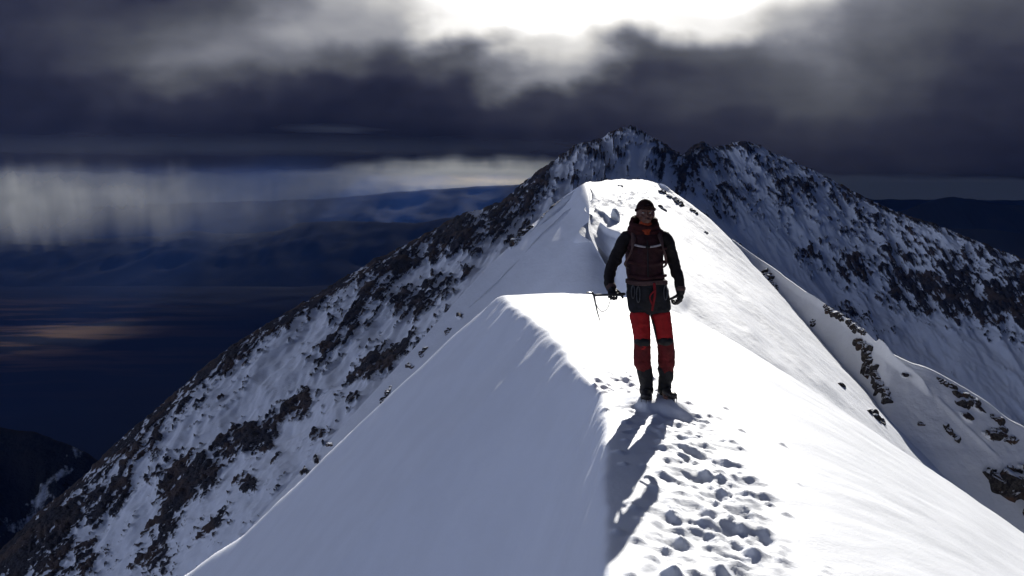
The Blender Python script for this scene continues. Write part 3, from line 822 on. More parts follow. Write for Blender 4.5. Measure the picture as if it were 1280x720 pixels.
    G[..., 2] += vis * (0.22 * fbm(x / 5, y / 9, 3, 4) + 0.10 * fbm((x + y * .3) / 1.4, y / 6, 5, 4) + 0.035 * fbm(x * 1.1, y * 0.6, 7, 3))
    # lumpy summit of the hump and trail of old steps
    lump = np.exp(-((px - 785) / 50) ** 2 - ((py - 250) / 26) ** 2)
    G[..., 2] += vis * lump * 0.30 * fbm(px / 11, py / 7, 3, 4)
    trail, _ = tapered([(770, 236), (775, 262), (790, 300), (800, 340), (805, 400)], px, py, 7)
    G[..., 2] += vis * trail * 0.07 * fbm(px / 4, py / 3, 6, 3)
    groove, sd = tapered([(850, 375), (870, 392), (905, 425), (960, 462), (1040, 505)], px, py, 9)
    G[..., 2] -= vis * groove * 0.3
    for pts, w, h in [([(748, 282), (760, 292), (782, 300)], 2.0, 0.35), ([(742, 262), (756, 270), (766, 282)], 2.0, 0.3), ([(860, 300), (930, 370), (1000, 450), (1060, 510)], 5, 0.25), ([(840, 300), (900, 370), (960, 440)], 6, 0.2)]:
        g, _ = tapered(pts, px, py, w); G[..., 2] += vis * g * h
    rock = np.zeros(px.shape)
    for (cx, cy, rx, ry, rot) in [(828, 240, 4, 2, 35), (846, 252, 4, 2, 35)]:
        c, s = math.cos(R(rot)), math.sin(R(rot))
        aa = ((px - cx) * c + (py - cy) * s) / rx; bb = (-(px - cx) * s + (py - cy) * c) / ry
        rr = np.exp(-(aa * aa + bb * bb)) * (0.9 + 0.9 * fbm(px / 4.0, py / 4.0, cx, 3))
        rock = np.maximum(rock, rr)
    rk = sstep(0.4, 0.6, rock) * vis
    G[..., 2] += rk * 0.22 * (0.6 + perlin(px / 5.0, py / 5.0, 1))
    GRIDS.append((px, py, G))
    tag(mesh_obj('snow_slope', G.reshape(-1, 3), grid_faces(*G.shape[:2]), mr, attrs={'rock': (rock * 0.9 - 0.12 + 0.12 * (rock > 0.3))}), kind='structure')

    # spur that drops to the right behind the sunny slope
    cr = [(915, 303, 82), (940, 321, 80), (962, 337, 77.5), (1000, 365, 71.5), (1055, 402, 64), (1085, 425, 60), (1110, 446, 57), (1140, 461, 55.4), (1170, 472, 54.5), (1230, 506, 53), (1262, 530, 52), (1300, 553, 51.2), (1420, 640, 49), (1600, 800, 45)]
    ba = [(915, 311, 80.5), (940, 333, 78.2), (962, 354, 75), (1000, 402, 68.3), (1055, 462, 59.7), (1085, 500, 55.6), (1110, 532, 52), (1140, 580, 49.5), (1170, 612, 48.5), (1230, 665, 47), (1262, 690, 46), (1300, 720, 45), (1420, 800, 43), (1600, 950, 40)]
    C = np.array([[P(*p) for p in r] for r in (cr, ba)])
    b0 = C[0] + np.array([0.5, 1.5, -0.10]); b1 = C[0] + np.array([3, 8, -5.0]); b2 = C[0] + np.array([14, 34, -34.0])
    mid = C[0] * 0.5 + C[1] * 0.5 + np.array([0, 0, -0.12])
    low = C[1] + (C[1] - C[0]) * 0.8
    Gf = catmull(catmull(np.stack([C[0], mid, C[1], low]), 640, 1), 260, 0)
    Gb = catmull(catmull(np.stack([b2, b1, b0, C[0]]), 640, 1), 40, 0)[:-1]
    G = np.concatenate([Gb, Gf])
    px, py = px_of(G); x, y, z = G[..., 0].copy(), G[..., 1].copy(), G[..., 2].copy()
    face = np.concatenate([np.linspace(0, .5, 39), np.ones(260)])[:, None]
    G[..., 2] += face * (0.25 * fbm(x / 3.5, y / 3.5, 3, 4) + 0.08 * fbm(x, y, z / 2, 4))
    g, _ = tapered([(1093, 432), (1112, 450), (1140, 472), (1168, 499)], px, py, 2.4); G[..., 2] += face * g * 0.5
    g, _ = tapered([(1168, 495), (1200, 530), (1260, 585)], px, py, 3); G[..., 2] += face * g * 0.12
    g, _ = tapered([(940, 319), (1000, 364), (1060, 405), (1112, 446), (1150, 462)], px, py, 3.2); G[..., 2] += face * g * 0.35
    rock = np.zeros(px.shape)
    spots = [(1222, 510, 8, 3, 35), (1208, 524, 10, 3, 40), (1235, 545, 8, 3, 30), (1130, 470, 5, 2, 30), (1290, 590, 20, 5, 30)]
    for (cx, cy, rx, ry, rot) in spots:
        c, s = math.cos(R(rot)), math.sin(R(rot))
        aa = ((px - cx) * c + (py - cy) * s) / rx; bb = (-(px - cx) * s + (py - cy) * c) / ry
        rr = np.exp(-(aa * aa + bb * bb) * 0.8) * (0.9 + 1.0 * fbm(px / 5.0, py / 5.0, cx, 4))
        rock = np.maximum(rock, rr)
    rk = sstep(0.4, 0.6, rock) * face
    G[..., 1] -= rk * 0.5 * (0.5 + perlin(px / 6.0, py / 6.0, 1)); G[..., 2] += rk * 0.22 * (0.5 + perlin(px / 6.0, py / 6.0, 5))
    GRIDS.append((px, py, G))
    tag(mesh_obj('snow_slope', G.reshape(-1, 3), grid_faces(*G.shape[:2]), mr, attrs={'rock': (rock * 0.9 - 0.12 + 0.12 * (rock > 0.3))}), kind='structure')
build_hump()

# ------------------------------------------------------------------ bare rock outcrops standing out of the snow
def surf(px_, py_, pick=None):
    best = None
    for gi, (px, py, G) in enumerate(GRIDS):
        if pick is not None and gi != pick: continue
        d = (px - px_) ** 2 + (py - py_) ** 2
        d = np.where(np.arange(d.shape[0])[:, None] < 60, 1e9, d) if gi != 2 else np.where(np.arange(d.shape[0])[:, None] < 39, 1e9, d)
        k = np.unravel_index(np.argmin(d), d.shape)
        if d[k] < 60 and (best is None or G[k][1] < best[1]): best = G[k].copy()
    return best

def angular_rock(seed, n=3):
    """A unit boulder with flat broken faces."""
    r = np.random.RandomState(seed)
    bm = bmesh.new(); bmesh.ops.create_icosphere(bm, subdivisions=n, radius=1)
    co_ = np.array([v.co[:] for v in bm.verts]); F = [tuple(v.index for v in f.verts) for f in bm.faces]; bm.free()
    for k in range(11):                                           # planes that chop the ball
        nrm = r.randn(3); nrm /= np.linalg.norm(nrm); h = r.uniform(0.45, 0.85)
        d = co_ @ nrm; co_ = np.where((d > h)[:, None], co_ - nrm * (d - h)[:, None], co_)
    co_ += 0.10 * np.stack([fbm(co_[:, 0] * 2.5 + seed, co_[:, 1] * 2.5, co_[:, 2] * 2.5 + i * 9, 4) for i in range(3)], -1)
    return co_, F

def outcrop(blobs, label, pick, name='rock_outcrop', group=None, mat=None, dz=0.0):
    """blobs: (photo column, row, half width px, half height px, lean deg) - joined into one mass of stone."""
    V, F = [], []; c0 = None; r = random.Random(int(blobs[0][0] * 7 + blobs[0][1]))
    for (cx, cy, rx, ry, rot) in blobs:
        p = surf(cx, cy, pick)
        if p is None: print('no surface', cx, cy); continue
        sc = p[1] / FOC
        if c0 is None: c0 = p.copy()
        m = max(1, int(round(max(rx, ry) / min(rx, ry) * 1.6)))
        nn = m * 4
        for i in range(nn):
            t = -.85 + 1.7 * (i + r.uniform(-.4, .4)) / nn; a = r.uniform(-.5, .5)
            ux, uz = (t * rx, a * ry) if rx >= ry else (a * rx, t * ry)
            c_, s_ = math.cos(R(rot)), math.sin(R(rot))
            ox, oz = ux * c_ - uz * s_, -(ux * s_ + uz * c_)
            q = surf(cx + ox, cy - oz, pick)
            if q is None: q = p + np.array([ox * sc, 0, oz * sc])
            s_r = min(rx, ry) * sc * r.choice([.6, .8, 1.0, 1.3, 1.7])
            co_, f = angular_rock(r.randint(0, 9999))
            S3 = np.array([r.uniform(.9, 1.3), r.uniform(.8, 1.2), r.uniform(.75, 1.15)]) * s_r
            Rm = np.array(Matrix.Rotation(r.uniform(0, 6), 3, 'Z') @ Matrix.Rotation(r.uniform(-.5, .5), 3, 'X'))
            co_ = (co_ * S3) @ Rm.T + q - np.array([0, 0, s_r * 0.45 - dz * s_r])
            o = len(V); V += [tuple(v) for v in co_]; F += [tuple(i_ + o for i_ in ff) for ff in f]
    me = bpy.data.meshes.new(name); me.from_pydata([tuple(np.array(v) - c0) for v in V], [], F); me.update()
    o = bpy.data.objects.new(name, me); COL.objects.link(o)
    sc = c0[1] / FOC
    md = o.modifiers.new('r', 'REMESH'); md.mode = 'VOXEL'; md.voxel_size = sc * 0.42
    dg = bpy.context.evaluated_depsgraph_get(); dg.update()
    me2 = bpy.data.meshes.new_from_object(o.evaluated_get(dg)); o.modifiers.clear(); o.data = me2; me2.name = name
    # keep one connected mass
    bm = bmesh.new(); bm.from_mesh(me2)
    seen = set(); comps = []
    for v in bm.verts:
        if v.index in seen: continue
        st = [v]; seen.add(v.index); c = []
        while st:
            w = st.pop(); c.append(w)
            for e in w.link_edges:
                u = e.other_vert(w)
                if u.index not in seen: seen.add(u.index); st.append(u)
        comps.append(c)
    comps.sort(key=len, reverse=True)
    if len(comps) > 1:
        bmesh.ops.delete(bm, geom=[v for c in comps[1:] for v in c], context='VERTS')
    bm.to_mesh(me2); bm.free()
    me2.materials.clear(); me2.materials.append(mat or ROCKM)
    me2.polygons.foreach_set('use_smooth', np.zeros(len(me2.polygons), bool))
    o.location = tuple(c0)
    tag(o, label, 'rock', group)
    return o

def rock_mat():
    m, nt, out = new_mat('frosted_dark_rock'); E.nt = nt
    tc = nt.nodes.new('ShaderNodeTexCoord').outputs['Object']
    g = nt.nodes.new('ShaderNodeNewGeometry'); sp = nt.nodes.new('ShaderNodeSeparateXYZ'); nt.links.new(g.outputs['Normal'], sp.inputs[0])
    b = nt.nodes.new('ShaderNodeBsdfPrincipled')
    n1 = E(noise(nt, tc, 1.6, 5, 0.6)); n2 = E(noise(nt, tc, 7.0, 5, 0.6))
    c = mixrgb(nt, ss(0.35, 0.65, n2), (0.020, 0.018, 0.019), (0.075, 0.066, 0.060))
    c = mixrgb(nt, ss(0.52, 0.66, n1), c, (0.085, 0.052, 0.036))
    top = ss(0.70, 0.86, E(sp.outputs[2]) + (n2 - 0.5) * 0.5)      # snow lodged on the flat ledges
    nt.links.new(mixrgb(nt, top, c, SNOW), b.inputs['Base Color']); b.inputs['Roughness'].default_value = 0.85
    b.inputs['Specular IOR Level'].default_value = 0.15
    bp = nt.nodes.new('ShaderNodeBump'); bp.inputs['Distance'].default_value = 0.12; nt.links.new(n2.s, bp.inputs['Height']); nt.links.new(bp.outputs[0], b.inputs['Normal'])
    nt.links.new(b.outputs[0], out.inputs[0]); return m
ROCKM = rock_mat()

def build_outcrops():
    o = outcrop
    o([(829, 240, 8, 3.2, 35), (838, 246, 4, 2.5, 20)], 'small dark rock on the bright brow right of the hump top', 1)
    o([(848, 254, 7, 3.2, 35)], 'dark rock just below the brow, second stone down the right skyline', 1)
    o([(866, 264, 4.5, 3, 20)], 'small rock on the right skyline between two larger stones', 1)
    o([(828, 261, 7, 3.0, 48)], 'dark slanting stone alone in bright snow behind the head of the climber', 1)
    o([(882, 291, 3, 2.2, 20)], 'tiny lone stone in the sunlit slope above the spur', 1)
    o([(775, 227, 3.5, 2, 0)], 'tiny dark rock on the snowy top of the hump', 1)
    o([(913, 301, 6, 3.5, 55), (921, 311, 7, 4, 60), (929, 324, 4, 8, -20)], 'dark rock band dropping from the skyline where the spur begins', 1)
    o([(960, 343, 8, 5, 30), (967, 355, 4.5, 9, -22)], 'dark rock at the edge between sunny slope and shaded spur', 2)
    o([(1016, 404, 2.8, 4, 0)], 'tiny lone stone in the shaded face of the spur', 2)
    o([(1036, 391, 9, 2.6, 35), (1050, 400, 8, 3.2, 30)], 'broken dark rocks along the upper crest of the spur', 2)
    o([(1066, 411, 9, 3.6, 38), (1078, 420, 7, 3, 40)], 'dark crest rocks just above the tall rock rib', 2)
    o([(1082, 432, 10, 7, 20), (1086, 446, 7, 10, -15), (1093, 462, 9, 13, -25), (1100, 478, 6, 12, -20), (1107, 494, 5, 11, -20)], 'tall dark rock rib running down the shaded spur', 2)
    o([(1053, 487, 3.5, 8, -30), (1060, 501, 4, 8, -30)], 'narrow dark stone half buried at the foot of the sunny slope', 1)
    o([(1090, 516, 8, 6, 10), (1098, 526, 9, 4, 35)], 'jagged rock poking out above the near snow edge', 1)
    o([(1180, 474, 8, 3.5, 25), (1192, 482, 6, 3, 30)], 'low rocks on the right crest of the spur', 2)
    o([(1203, 492, 9, 5, 30), (1208, 503, 9, 5, 0), (1220, 497, 6, 4, 30)], 'cluster of dark boulders below the spur crest', 2)
    o([(1246, 521, 9, 4, 30), (1250, 536, 11, 6, -25), (1262, 546, 7, 5, 10)], 'dark boulders near the right edge of the picture', 2)
    o([(1186, 538, 6, 3.5, 40), (1194, 547, 5, 4, 20)], 'small pair of rocks in the middle of the shaded snow', 2)
    o([(1150, 528, 2.5, 2.5, 0)], 'tiny single stone in the smooth shaded snow', 2)
    o([(1242, 594, 7, 8, -30), (1258, 600, 13, 12, 10), (1278, 606, 16, 16, 0), (1300, 615, 18, 18, 0), (1268, 586, 9, 4, 20)], 'large brown rock at the right edge above the near snow', 2)
    # shaded wall, left
    o([(528, 440, 3.5, 7, 25)], 'dark stone leaning on the shaded wall beside a bright wind lip', 0)
    o([(514, 457, 4, 3.5, 20)], 'small dark stone just below the leaning one', 0)
    o([(480, 498, 3.5, 7, 35), (487, 488, 3, 5, 30)], 'narrow dark stone at the edge of the near snow, left of centre', 0)
    o([(560, 414, 3.0, 5, 30)], 'small upright stone highest on the near edge of the shaded wall', 0)
    o([(412, 556, 4, 3.5, 0)], 'little stone at the foot of a pale snow line', 0)
    o([(650, 296, 13, 4.5, -50), (662, 284, 8, 4, -45)], 'elongated dark rock on the skyline of the shaded wall', 0)
    # rime-crusted block behind the climber
    p = surf(769, 276, 1); co_, f = angular_rock(77, 4)
    co_ = co_ * np.array([0.36, 0.32, 0.72]) * (1 + 0.12 * fbm(co_[:, 0] * 3, co_[:, 1] * 3, co_[:, 2] * 3, 4))[:, None]
    ib = mesh_obj('ice_block', co_ + p + np.array([0, 0, 0.15]), f, ICEM, origin=p)
    tag(ib, 'pale ice-crusted block standing in the snow left of the head of the climber', 'ice block')
    if 0: o([(769, 268, 7, 15, 0)], 'pale ice-crusted block standing in the snow left of the head of the climber', 1, name='ice_block', mat=ICEM)
ICEM = flat_mat('rime_ice', (0.84, 0.87, 0.87), 0.6, 0.12, 3, 0.06, 6, 0.3)
build_outcrops()

# ------------------------------------------------------------------ the climber
def LP_(px, py, dy=0.0):
    return np.array([(px - CX) / FOC * 8.15 - FEET[0], dy, (HZ - py) / FOC * 8.15 - FEET[2]])

class Soup:
    """Collects lofted tubes, ellipsoids and boxes as one triangle/quad soup."""
    def __init__(s): s.v = []; s.f = []
    def add(s, v, f):
        o = len(s.v); s.v += [tuple(map(float, p)) for p in v]; s.f += [tuple(i + o for i in q) for q in f]
    def tube(s, pts, n=18, sub=5):
        """pts rows: x, y, z, side radius, depth radius."""
        A = np.array([list(p) + ([p[3]] if len(p) == 4 else []) for p in pts], float)
        if len(A) > 2 and sub > 1: A = catmull(A, (len(A) - 1) * sub + 1, 0)
        c = A[:, :3]; T = np.gradient(c, axis=0); T /= np.linalg.norm(T, axis=1)[:, None] + 1e-9
        V = []; up0 = np.array([0, 1.0, 0]) if abs(T[0][1]) < 0.8 else np.array([0, 0, 1.0])
        for i in range(len(A)):
            a = np.cross(up0, T[i]); a /= np.linalg.norm(a) + 1e-9
            b = np.cross(T[i], a)
            for k in range(n):
                th = 2 * math.pi * k / n
                V.append(c[i] + a * math.cos(th) * A[i, 3] + b * math.sin(th) * A[i, 4])
        F = [(i * n + k, i * n + (k + 1) % n, (i + 1) * n + (k + 1) % n, (i + 1) * n + k) for i in range(len(A) - 1) for k in range(n)]
        # rounded caps
        m = len(V)
        for j, sg in ((0, -1), (len(A) - 1, 1)):
            tip = c[j] + T[j] * sg * min(A[j, 3], A[j, 4]) * 0.75
            ring2 = len(V)
            for k in range(n):
                th = 2 * math.pi * k / n
                p = V[j * n + k]; V.append(c[j] + (p - c[j]) * 0.68 + T[j] * sg * min(A[j, 3], A[j, 4]) * 0.55)
            V.append(tip); t = len(V) - 1
            for k in range(n):
                a, b = j * n + k, j * n + (k + 1) % n; c2, d2 = ring2 + k, ring2 + (k + 1) % n
                q = (a, c2, d2, b) if sg > 0 else (a, b, d2, c2)
                F.append(q[::-1] if sg > 0 else q[::-1]); F.append((c2, t, d2) if sg < 0 else (c2, d2, t))
        s.add(V, F)
        return s
    def ball(s, c, r, n=16, rot=None):
        r = (r, r, r) if np.isscalar(r) else r
        V = []; F = []
        for i in range(n + 1):
            ph = math.pi * i / n
            for k in range(n * 2):
                th = math.pi * k / n
                p = np.array([r[0] * math.sin(ph) * math.cos(th), r[1] * math.sin(ph) * math.sin(th), r[2] * math.cos(ph)])
                if rot is not None: p = np.array(rot @ Vector(p))
                V.append(np.array(c) + p)
        m = n * 2
        F = [(i * m + k, (i + 1) * m + k, (i + 1) * m + (k + 1) % m, i * m + (k + 1) % m) for i in range(n) for k in range(m)]
        s.add(V, F); return s
    def box(s, c, d, rot=None):
        V = []
        for x in (-.5, .5):
            for y in (-.5, .5):
                for z in (-.5, .5):
                    p = Vector((x * d[0], y * d[1], z * d[2]))
                    if rot is not None: p = rot @ p
                    V.append(np.array(c) + np.array(p))
        s.add(V, [(0, 1, 3, 2), (4, 6, 7, 5), (0, 4, 5, 1), (2, 3, 7, 6), (0, 2, 6, 4), (1, 5, 7, 3)]); return s

def fused(name, soup, mat, parent, voxel=0.006, smooth=3, wrinkle=0.0, wfreq=14.0, seed=0.0, zstretch=1.0):
    """One continuous skin over the collected shapes."""
    me = bpy.data.meshes.new(name); me.from_pydata(soup.v, [], soup.f); me.update()
    o = bpy.data.objects.new(name, me); COL.objects.link(o)
    md = o.modifiers.new('r', 'REMESH'); md.mode = 'VOXEL'; md.voxel_size = voxel; md.adaptivity = 0
    ms = o.modifiers.new('s', 'SMOOTH'); ms.factor = 0.5; ms.iterations = smooth
    dg = bpy.context.evaluated_depsgraph_get(); dg.update()
    me2 = bpy.data.meshes.new_from_object(o.evaluated_get(dg))
    o.modifiers.clear(); o.data = me2; bpy.data.meshes.remove(me); me2.name = name
    n = len(me2.vertices); co_ = np.empty(n * 3); me2.vertices.foreach_get('co', co_); co_ = co_.reshape(-1, 3)
    if wrinkle:
        no = np.empty(n * 3, np.float32); me2.vertices.foreach_get('normal', no); no = no.reshape(-1, 3)
        w = fbm(co_[:, 0] * wfreq * .7 + seed, co_[:, 2] * wfreq * zstretch, co_[:, 1] * wfreq * .7, 3) + 0.5 * ridged(co_[:, 0] * wfreq * .5, co_[:, 2] * wfreq * 1.3 * zstretch + co_[:, 0] * 9, seed, 2)
        co_ = co_ + no * (w * wrinkle)[:, None]
        me2.vertices.foreach_set('co', co_.astype(np.float32).ravel()); me2.update()
    me2.polygons.foreach_set('use_smooth', np.ones(len(me2.polygons), bool))
    me2.materials.clear(); me2.materials.append(mat)
    o.parent = parent
    return o

def plain(name, soup, mat, parent):
    o = mesh_obj(name, soup.v, soup.f, mat, parent)
    return o

def finger(s, base, d, nrm, lens, curl, r, rr=None):
    """Chain of three bones bending towards -nrm."""
    p = np.array(base, float); d = np.array(d, float); d /= np.linalg.norm(d); nrm = np.array(nrm, float); nrm /= np.linalg.norm(nrm)
    pts = [(*(p - d * 0.015), r, r)]; a = curl[0]
    for L, c in zip(lens, curl):
        a2 = c
        dd = d * math.cos(a2) - nrm * math.sin(a2)
        pts.append((*p, r, r)); p = p + dd * L
        r *= 0.93
    pts.append((*p, r, r))
    s.tube(pts, n=10, sub=3)

def hand(s, wrist, d, nrm, side, curl, r=0.0095, size=1.0):
    """Palm and five fingers. d: wrist->knuckles, nrm: back of the hand, side: direction from little finger to thumb."""
    w = np.array(wrist, float); d = np.array(d, float) / np.linalg.norm(d); nrm = np.array(nrm, float) / np.linalg.norm(nrm); side = np.cross(nrm, d) * side
    PLm = 0.090 * size
    for k in range(5):                                   # palm
        o = side * (0.030 - 0.015 * k) * size
        s.tube([(*(w + o * 0.55), .014, .014), (*(w + d * PLm * .5 + o * .9), .015, .015), (*(w + d * PLm + o), .012, .012)], n=10, sub=3)
    for k, (L, da) in enumerate(((1.0, .0), (1.08, .004), (1.0, .002), (0.80, -.006))):
        o = side * (0.032 - 0.0215 * k) * size
        finger(s, w + d * (PLm + da) + o, d + side * (0.10 - 0.07 * k), nrm, [x * L * size for x in (.040, .026, .022)], curl, r * (1.0 if k < 3 else .88))
    tb = w + d * 0.028 * size + side * 0.030 * size
    finger(s, tb, d * 0.62 + side * 0.75 - nrm * 0.25, nrm, [.040 * size, .032 * size, .026 * size], [0.1, curl[0] * .5, curl[0] * .8], r * 1.12)

M_ = {
 'skin': flat_mat('skin', (0.13, 0.060, 0.042), 0.5, 0.12, 40, 0.0008, 300, 0.35),
 'jacket': flat_mat('maroon_jacket_cloth', (0.030, 0.0075, 0.0095), 0.75, 0.3, 14, 0.0015, 260, 0.25),
 'sleeve': flat_mat('black_sleeve_cloth', (0.0085, 0.0055, 0.0065), 0.75, 0.3, 14, 0.0015, 260, 0.25),
 'collar': flat_mat('rust_collar_lining', (0.28, 0.045, 0.018), 0.85, 0.25, 30, 0.001, 300, 0.1),
 'hood': flat_mat('dark_red_hood_cloth', (0.040, 0.008, 0.008), 0.8, 0.3, 20, 0.001, 260, 0.2),
 'hat': flat_mat('brown_knit_wool', (0.030, 0.014, 0.013), 0.95, 0.3, 60, 0.002, 420, 0.05),
 'shorts': flat_mat('black_overtrouser_cloth', (0.012, 0.012, 0.015), 0.75, 0.3, 16, 0.0015, 240, 0.25),
 'red': flat_mat('red_trouser_cloth', (0.34, 0.010, 0.011), 0.7, 0.2, 12, 0.0015, 240, 0.25),
 'darkred': flat_mat('dark_red_trouser_cloth', (0.115, 0.008, 0.009), 0.75, 0.3, 12, 0.0015, 240, 0.25),
 'black': flat_mat('black_nylon', (0.011, 0.010, 0.011), 0.65, 0.35, 18, 0.001, 240, 0.3),
 'boot': flat_mat('black_boot_leather', (0.014, 0.012, 0.012), 0.5, 0.3, 25, 0.001, 200, 0.4),
 'steel': flat_mat('brushed_steel', (0.35, 0.35, 0.36), 0.35, 0.15, 80, 0.0, 60, 0.5, 0.9),
 'dsteel': flat_mat('dark_worn_steel', (0.10, 0.10, 0.105), 0.45, 0.2, 80, 0.0, 60, 0.5, 0.7),
 'strap': flat_mat('grey_brown_webbing', (0.085, 0.048, 0.045), 0.8, 0.2, 60, 0.0006, 500, 0.2),
 'lstrap': flat_mat('pale_grey_webbing', (0.36, 0.33, 0.34), 0.8, 0.2, 60, 0.0006, 500, 0.2),
 'redweb': flat_mat('red_webbing', (0.20, 0.012, 0.016), 0.8, 0.2, 60, 0.0006, 500, 0.2),
 'eye': flat_mat('eye', (0.25, 0.22, 0.20), 0.2, 0.1, 20, 0, 60, 0.5),
 'brow': flat_mat('dark_hair', (0.02, 0.013, 0.01), 0.8, 0.2, 60, 0, 60, 0.2),
}

def build_person():
    root = empty('person', FEET)
    tag(root, 'climber in dark jacket, knit hat and red trousers walking along the snowy crest', 'person')
    L = LP_
    def T(px, py, r, dy=0.0, ry=None): return (*L(px, py, dy), r, ry if ry else r)
    k = 8.15 / FOC
    # skeleton shared by body and clothes ---- (px, py, side radius m, dy, depth radius m)
    torso = [(810, 381, .125, 0.00, .105), (809, 370, .158, 0.00, .120), (808, 352, .152, -.01, .112), (807, 335, .140, -.02, .108), (806.5, 318, .146, -.03, .112), (806, 303, .158, -.03, .112), (806, 294, .130, -.02, .095), (806, 286, .075, -.02, .075)]
    neck = [(806, 290, .070, -.02, .065), (806, 278, .060, -.03, .062)]
    armL = [(786, 296, .062, -.02), (778, 305, .056, -.02), (769, 322, .046, -.02), (762, 338, .040, -.05), (760, 349, .036, -.09), (762, 358, .031, -.13)]
    armR = [(827, 296, .062, -.02), (834, 305, .056, -.02), (840, 321, .046, 0.0), (845, 338, .040, -.01), (848, 350, .036, -.04), (849, 361, .031, -.06)]
    legL = [(797, 376, .092, 0.0), (798.5, 392, .078, -.02), (800.5, 408, .068, -.035), (801.5, 422, .061, -.05), (802, 433, .057, -.04), (802.5, 448, .060, -.02), (806, 465, .047, -.01), (808, 480, .041, 0.0), (808, 490, .041, 0.0)]
    legR = [(822.5, 376, .092, 0.0), (825.5, 392, .078, 0.0), (828.5, 408, .069, -.01), (830.5, 422, .062, -.02), (832, 433, .059, -.01), (833.5, 448, .062, .02), (833, 465, .049, .03), (832, 480, .042, .035), (832, 490, .042, .035)]
    def chain(s, c, g=0.0, a=0, b=None, n=18):
        s.tube([T(p[0], p[1], p[2] + g, p[3], (p[4] + g if len(p) > 4 else None)) for p in c[a:b]], n=n)
    # ---- continuous body
    s = Soup()
    chain(s, torso); chain(s, neck)
    for c in (armL, armR, legL, legR): chain(s, c)
    hc = L(806, 267, -.045)
    tilt = Matrix.Rotation(R(8), 3, 'X')
    s.ball(hc + [0, .012, .010], (.074, .094, .098), 14)
    s.tube([(*(hc + [0, -.035, -.030]), .056, .050), (*(hc + [0, -.045, -.075]), .042, .040), (*(hc + [0, -.052, -.098]), .024, .022)], n=14)       # jaw
    s.tube([(*(hc + [0, -.084, .022]), .010, .010), (*(hc + [0, -.104, -.012]), .013, .013), (*(hc + [0, -.108, -.022]), .016, .011)], n=10, sub=3)    # nose
    s.tube([(*(hc + [-.045, -.070, .030]), .010, .012), (*(hc + [0, -.085, .032]), .011, .012), (*(hc + [.045, -.070, .030]), .010, .012)], n=10)      # brow ridge
    for sx in (-1, 1):
        s.ball(hc + [sx * .042, -.058, -.022], (.022, .022, .020), 8)                                                                                 # cheek
        s.ball(hc + [sx * .077, .004, -.004], (.010, .020, .032), 8)                                                                                  # ear
    s.tube([(*(hc + [-.024, -.086, -.052]), .006, .006), (*(hc + [0, -.094, -.050]), .008, .007), (*(hc + [.024, -.086, -.052]), .006, .006)], n=8)     # lips
    wl = L(762.5, 358.5, -.13); wr = L(849, 363, -.06)
    hl = dict(d=(0.0, -.92, -.30), nrm=(0, -.30, .92), side=1, curl=(0.9, 1.9, 2.9))
    hr = dict(d=(-.10, -.10, -1), nrm=(0.75, -.55, 0), side=-1, curl=(0.9, 1.9, 2.8))
    hand(s, wl, r=.0085, **hl); hand(s, wr, r=.0085, **hr)
    for (cx, dy) in ((808, 0.0), (832, .035)):
        s.tube([(*L(cx, 488, dy + .03), .04, .04), (*(L(cx, 491.5, dy - .06)), .040, .03), (*(L(cx - 1, 493, dy - .16)), .036, .022)], n=12)
    fused('body', s, M_['skin'], root, 0.006, 3)
    # face details
    for sx in (-1, 1):
        e = Soup(); e.ball(hc + [sx * .030, -.078, .010], (.012, .010, .008), 8)
        plain('eye', e, M_['eye'], root)
    # ---- clothing
    s = Soup(); chain(s, torso, .018, 1, 7)
    s.tube([T(784, 298, .062, -.02), T(795, 292, .066, -.02, .08), T(806, 290, .078, -.02, .095), T(818, 292, .066, -.02, .08), T(829, 298, .062, -.02)], n=16)
    for kx in range(3):
        s.tube([T(784, 343 - kx * 17, .016, -.10), T(806, 346 - kx * 17, .020, -.138), T(830, 343 - kx * 17, .016, -.10)], n=10)
    jk = fused('jacket', s, M_['jacket'], root, 0.007, 4, 0.006, 13, 1.0)
    zp = Soup(); zp.tube([T(806, 300, .006, -.158, .004), T(806.5, 325, .006, -.162, .004), T(807, 348, .006, -.152, .004)], n=6); plain('zip', zp, M_['black'], jk)
    for arm in (armL, armR):
        s = Soup(); chain(s, arm, .010, 0)
        s.tube([T(arm[0][0], arm[0][1], .074, -.015), T(arm[1][0], arm[1][1], .068, -.015)], n=16)
        for q in range(2, 5): s.ball(L(arm[q][0], arm[q][1] + 3, arm[q][3]), arm[q][2] + .013, 10)
        fused('sleeve', s, M_['sleeve'], root, 0.007, 4, 0.007, 18, arm[0][0])
    # tall collar with hood bunched behind
    s = Soup()
    for i in range(20):
        th = 2 * math.pi * i / 20; th2 = 2 * math.pi * (i + 1) / 20
        c0 = L(805, 283, -.01)
        p = lambda t, h, kx: c0 + np.array([math.sin(t) * kx, math.cos(t) * .095, h + .030 * math.cos(t)])
        s.tube([(*p(th, -.03, .125), .034, .034), (*p(th2, -.03, .125), .034, .034)], n=10, sub=1)
        s.tube([(*p(th, .02, .112), .030, .030), (*p(th2, .02, .112), .030, .030)], n=10, sub=1)
        if math.cos(th) > -0.25: s.tube([(*p(th, .055, .100), .028, .028), (*p(th2, .055, .100), .028, .028)], n=10, sub=1)
    fused('hood', s, M_['hood'], root, 0.007, 3, 0.005, 18, 2.0)
    s = Soup(); s.tube([T(805, 297, .050, -.095, .050), T(805.5, 290, .064, -.082, .058), T(806, 282, .062, -.062, .062), T(806, 279, .058, -.055, .06)], n=18)
    fused('neck_warmer', s, M_['collar'], root, 0.006, 3, 0.005, 26, 3.0)
    s = Soup()
    s.ball(hc + [0, .016, .036], (.086, .103, .100), 16)
    hb = fused('beanie', s, M_['hat'], root, 0.006, 2, 0.0015, 60, 3.0)
